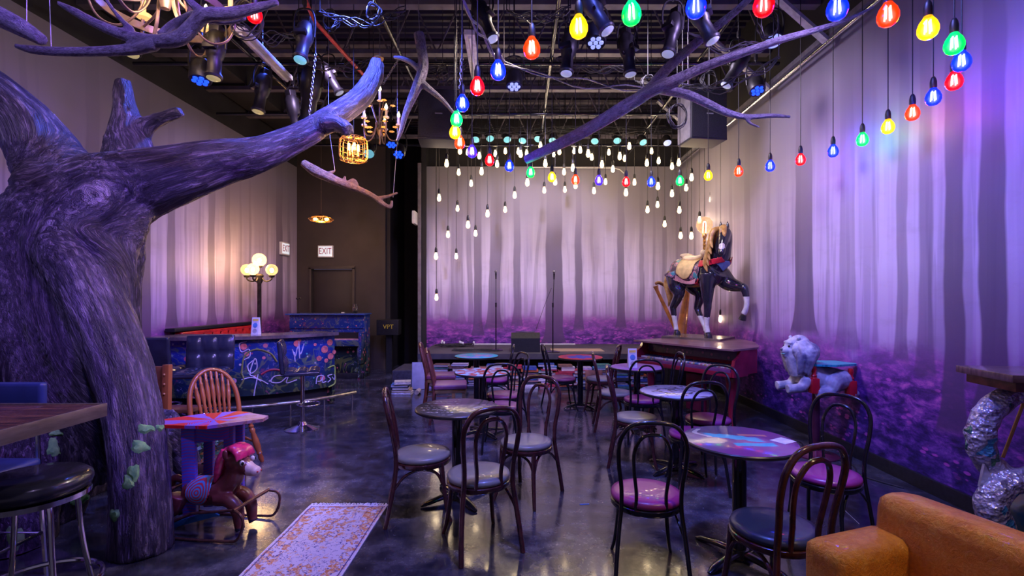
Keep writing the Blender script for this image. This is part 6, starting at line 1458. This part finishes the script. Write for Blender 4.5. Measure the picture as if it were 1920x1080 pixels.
# ------------------------------------------------------------------ chandeliers and pendants
iron = mat('rubbed_iron', (.11, .065, .05), .45, .5, .35, 16)
fl_m = emis('candle_flame_bulb', (1, .74, .36), 28); ivory = mat('ivory_candle', (.62, .50, .38), .5, 0, .1, 10)
def flame(p, r=.016, h_=.06): return MB().lathe([(0, 0), (r*.7, .004), (r, h_*.35), (r*.6, h_*.7), (0, h_)], p, 12)
ch = empty('flower_chandelier', P(712, 250, 5.0), .3, 'wrought iron chandelier with candle bulbs and small amber flowers, right of the limb tip', 'chandelier')
MB().lathe([(0, -.12), (.010, -.11), (.006, -.04), (.022, 0), (.03, .03), (.012, .06), (.008, .36), (.014, .40), (0, .42)], seg=14).build('stem', iron, ch)
amb = emis('amber_glass_petal', (.9, .36, .08), .5)
for k in range(5):
    a = 2*PI*k/5; c_, s_ = math.cos(a), math.sin(a); f = lambda r, z: (r*c_, r*s_, z)
    MB().tube([f(.02, .03), f(.05, .08), f(.03, .11), f(.05, .04), f(.10, -.05), f(.17, -.05), f(.195, .05), f(.19, .10)], .007, 7, smooth=5).build('arm', iron, ch)
    MB().tube([f(.03, .10), f(.07, .20), f(.10, .28), f(.13, .30)], .004, 6, smooth=4).build('upper_stem', iron, ch)
    cd = MB().lathe([(0, .095), (.028, .10), (.030, .112), (.012, .115), (.012, .185), (0, .185)], f(.19, 0), 12).build('candle', ivory, ch); flame(f(.19, .187)).build('flame_bulb', fl_m, cd)
    fb = MB()
    for rr_, zz in ((.12, .03), (.13, .30), (.155, .08)):
        for j in range(5):
            b_ = 2*PI*j/5; fb.ell((f(rr_, zz)[0]+.016*math.cos(b_), f(rr_, zz)[1]+.016*math.sin(b_), zz), (.013, .010, .006), seg=8, rings=5)
    fb.build('glass_flowers', amb, ch)
cd = MB().lathe([(0, .30), (.03, .305), (.012, .32), (.012, .40), (0, .40)], (0, -.03, .02), 12).build('candle', ivory, ch); flame((0, -.03, .425)).build('flame_bulb', fl_m, cd)
MB().cyl((0, 0, .4), (0, 0, 4.62-ch.location.z), .004, seg=6).build('chain', steel, ch)
lamp('POINT', 'chandelier_glow', P(712, 245, 4.6), 9, (1, .66, .34), .12)

cg = empty('cage_pendant', P(663, 280, 4.95), 0, 'round gold wire cage pendant with four glowing tube bulbs under the tree limb', 'pendant lamp')
gdw = mat('gold_wire', (.85, .50, .14), .3, 1); c_ = MB()
for z, r in ((-.115, .115), (-.11, .132), (-.06, .140), (-.01, .141), (.04, .140), (.09, .135), (.112, .118), (-.117, .06), (.114, .06)): c_.tube([(r*math.cos(a), r*math.sin(a), z) for a in [2*PI*k/28 for k in range(28)]], .0026, 5, closed=True)
for k in range(16):
    a = 2*PI*k/16; f = lambda r, z: (r*math.cos(a), r*math.sin(a), z); c_.tube([f(.02, .114), f(.118, .112), f(.137, .08), f(.141, 0), f(.138, -.08), f(.115, -.115), f(.02, -.118)], .0026, 5)
c_.build('cage', gdw, cg)
for k in range(4):
    a = k*PI/2+.5; b_ = MB().lathe([(0, -.07), (.014, -.07), (.014, -.02), (0, -.02)], (.045*math.cos(a), .045*math.sin(a), 0), 10).build('bulb_holder', gdw, cg); MB().lathe([(0, -.02), (.013, -.018), (.014, .04), (.008, .055), (0, .057)], (.045*math.cos(a), .045*math.sin(a), 0), 10).build('bulb', emis('amber_tube_bulb', (1, .50, .12), 14), b_)
MB().cyl((0, 0, .1), (0, 0, 4.62-cg.location.z), .004, seg=6).build('cord', rope, cg)
lamp('POINT', 'cage_glow', cg.location, 10, (1, .5, .16), .1)
dp = empty('disc_pendant', P(602, 411, 9.4), 0, 'flat wire disc pendant with two glowing bulbs hanging above the exit sign', 'pendant lamp')
c_ = MB()
for r, z in ((.23, 0), (.18, .03), (.12, .05), (.06, .06), (.20, -.03), (.12, -.045)): c_.tube([(r*math.cos(a), r*math.sin(a), z) for a in [2*PI*k/28 for k in range(28)]], .005, 5, closed=True)
for k in range(12):
    a = 2*PI*k/12; f = lambda r, z: (r*math.cos(a), r*math.sin(a), z); c_.tube([f(.02, .065), f(.12, .05), f(.23, 0), f(.12, -.045), f(.03, -.05)], .004, 5)
c_.build('cage', gdw, dp); MB().lathe([(0, .05), (.05, .05), (.03, .09), (0, .10)]).build('canopy', iron, dp)
for sx in (-1, 1): MB().ell((sx*.11, 0, 0), (.045, .03, .028), seg=12).build('bulb', emis('amber_tube_bulb', (1, .50, .12), 14), dp)
MB().cyl((0, 0, .09), (0, 0, 5.745-dp.location.z), .005, seg=6).build('rod', iron, dp)
lamp('POINT', 'disc_glow', P(602, 416, 9.4), 26, (1, .55, .2), .12)

ic = empty('iron_chandelier', P(310, -25, 3.7), .2, 'big wheel chandelier of curved iron bars with candle lamps, cut by the top left edge', 'chandelier')
bz = mat('bronze_band', (.32, .21, .16), .4, .5, .3, 10)
def lp_(r, z, w, hgt): return [V((r*math.cos(a), r*math.sin(a), z)) for a in [2*PI*k/48 for k in range(48)]]
rb = MB(); rb.lathe([(.43, -.20), (.44, -.20), (.44, -.14), (.43, -.14)], seg=48, closed=True); rb.build('wheel_band', bz, ic)
for k in range(6):
    a = 2*PI*k/6+.25; f = lambda r, z: (r*math.cos(a), r*math.sin(a), z)
    MB().tube([f(.05, .35), f(.10, .05), f(.16, -.22), f(.28, -.36), f(.40, -.33), f(.46, -.20), f(.44, -.10)], .013, 8, smooth=6, flat=.6).build('curved_bar', bz, ic)
    MB().tube([f(.03, .3), f(.06, .0), f(.12, -.12), f(.22, -.16), f(.42, -.17)], .010, 8, smooth=6, flat=.6).build('inner_bar', bz, ic)
    cd = MB().lathe([(0, -.11), (.05, -.10), (.062, -.075), (.056, -.07), (.02, -.09), (.018, -.08), (.018, .06), (0, .06)], f(.43, 0), 14).build('candle_lamp', emis('lit_amber_candle', (.95, .55, .18), .9), ic)
    flame(f(.43, .06), .018, .07).build('flame_bulb', fl_m, cd)
MB().lathe([(0, -.18), (.03, -.17), (.05, -.1), (.03, 0), (.05, .3), (.03, .5), (0, .5)], seg=14).build('hub', bz, ic)
lamp('POINT', 'wheel_glow', P(330, -10, 3.6), 16, (1, .66, .34), .2)

# ------------------------------------------------------------------ cable looms, coils in the grid
def coil(px, py, Y, r, label):
    mb = MB(); c0 = P(px, py, Y)
    for k in range(5):
        rr_ = r*(1+.08*rnd.uniform(-1, 1)); ph = rnd.random()*6; mb.tube([c0+V((rr_*math.cos(a)+.01*math.sin(3*a+ph), .03*math.sin(2*a+ph), rr_*1.25*math.sin(a)-abs(math.sin(ph))*.02)) for a in [2*PI*q/20 for q in range(20)]], .005, 5, closed=True)
    mb.cyl(c0+V((0, 0, r)), V((c0.x, c0.y, 5.745)), .004, seg=5)
    return solo(mb, 'cable_coil', rope, label, 'cable', group='cable coils in the lighting grid')
for px, py, Y, r, lb in ((620, 35, 4.6, .07, 'above the cyan-lens spotlight'), (655, 130, 6.0, .08, 'beside the red sprinkler pipe'), (700, 20, 4.4, .06, 'at the top edge above the limb tip'), (460, 35, 3.9, .12, 'left of the slanting strip light'), (830, 135, 5.6, .07, 'left of the slim strip light'), (1270, 215, 5.4, .10, 'left of the right loudspeaker'), (1330, 150, 5.2, .08, 'under the long forked branch'), (1215, 155, 5.4, .07, 'where the long branch forks'), (1440, 45, 4.4, .09, 'near the red bulb at the top'), (1100, 150, 6.2, .06, 'right of the centre top spotlight')):
    coil(px, py, Y, r, 'coil of black cable in the grid '+lb)
def swag(a, b_, sag, r, n, m_, label):
    a, b_ = P(*a), P(*b_); mb = MB()
    for k in range(n):
        ph = rnd.random()*6; s_ = sag*(1+.35*rnd.uniform(-1, 1)); mb.tube([a+(b_-a)*t+V((0, .03*math.sin(t*9+ph), -s_*4*t*(1-t)+.03*math.sin(t*14+ph))) for t in [i/14 for i in range(15)]], r, 5)
    mb.cyl(a, V((a.x, a.y, 5.745)), .005, seg=5); mb.cyl(b_, V((b_.x, b_.y, 5.745)), .005, seg=5)
    return solo(mb, 'cable_loom', m_, label, 'cable', group='cable looms in the lighting grid')
silver = mat('pale_cable', (.15, .14, .17), .35, .3, .3, 30)
swag((862, -10, 3.6), (945, 118, 4.6), .05, .010, 3, silver, 'thick pale twisted cable dropping from the top edge towards the centre')
swag((945, 118, 4.6), (1290, 160, 5.0), .12, .007, 2, silver, 'pale cable sagging across the middle of the grid')
for i, (a, b_, s_) in enumerate((((760, 120, 5.8), (880, 118, 5.8), .12), ((1060, 120, 5.6), (1190, 125, 5.6), .06), ((870, 245, 8.8), (1060, 245, 8.8), .05), ((1060, 245, 8.8), (1260, 245, 8.8), .05), ((1190, 150, 5.6), (1330, 160, 5.6), .08), ((1280, 160, 5), (1460, 110, 4.4), .12), ((560, 110, 5.), (700, 110, 5.6), .10), ((600, 20, 4.2), (760, 15, 4.2), .14), ((950, 20, 4.4), (1070, 15, 4.4), .08), ((1290, 60, 4.2), (1450, 80, 4.4), .10), ((430, 30, 4), (560, 60, 4.6), .12), ((880, 238, 9), (1250, 238, 9), .03))):
    swag(a, b_, s_, .005, 5, rope, ['black cable loom drooping left of the slim strip light', 'black cable loom beside the centre top spotlight', 'tangled looms above the left half of the stage lamp row', 'tangled looms above the right half of the stage lamp row', 'loom crossing under the fork of the long branch', 'loom running to the wall rail at right', 'loom behind the tip of the tree limb', 'loom at the top edge right of the red pipe', 'loom at the top edge near the orange bulb', 'loom at the top right by the blue bulb', 'loom beside the slanting strip light at left', 'long loom along the stage lamp pipe'][i])
for i, (px, Y, z1) in enumerate(((770, 5.0, 3.3), (805, 5.2, 4.0), (1002, 8.2, 4.0), (590, 4.8, 4.0))):
    pass

# thin stage haze that the photo shows glowing round the lamps
if HAZE:
    hm_, nth, bh_ = base_mat('thin_haze'); nth.nodes.remove(bh_)
    vs_ = nd(nth, 'ShaderNodeVolumeScatter'); vs_.inputs['Density'].default_value = HAZE; vs_.inputs['Anisotropy'].default_value = .35; vs_.inputs['Color'].default_value = (.9, .9, 1, 1)
    nth.links.new(vs_.outputs[0], nth.nodes['Material Output'].inputs['Volume'])
    hz_ = MB().box(((LX+RX)/2, 5.6, 2.9), (RX-LX-.02, 9.9, 5.6)).build('haze', hm_, smooth=False)
    tag(hz_, 'thin bluish stage haze filling the room', 'haze', kind='stuff')
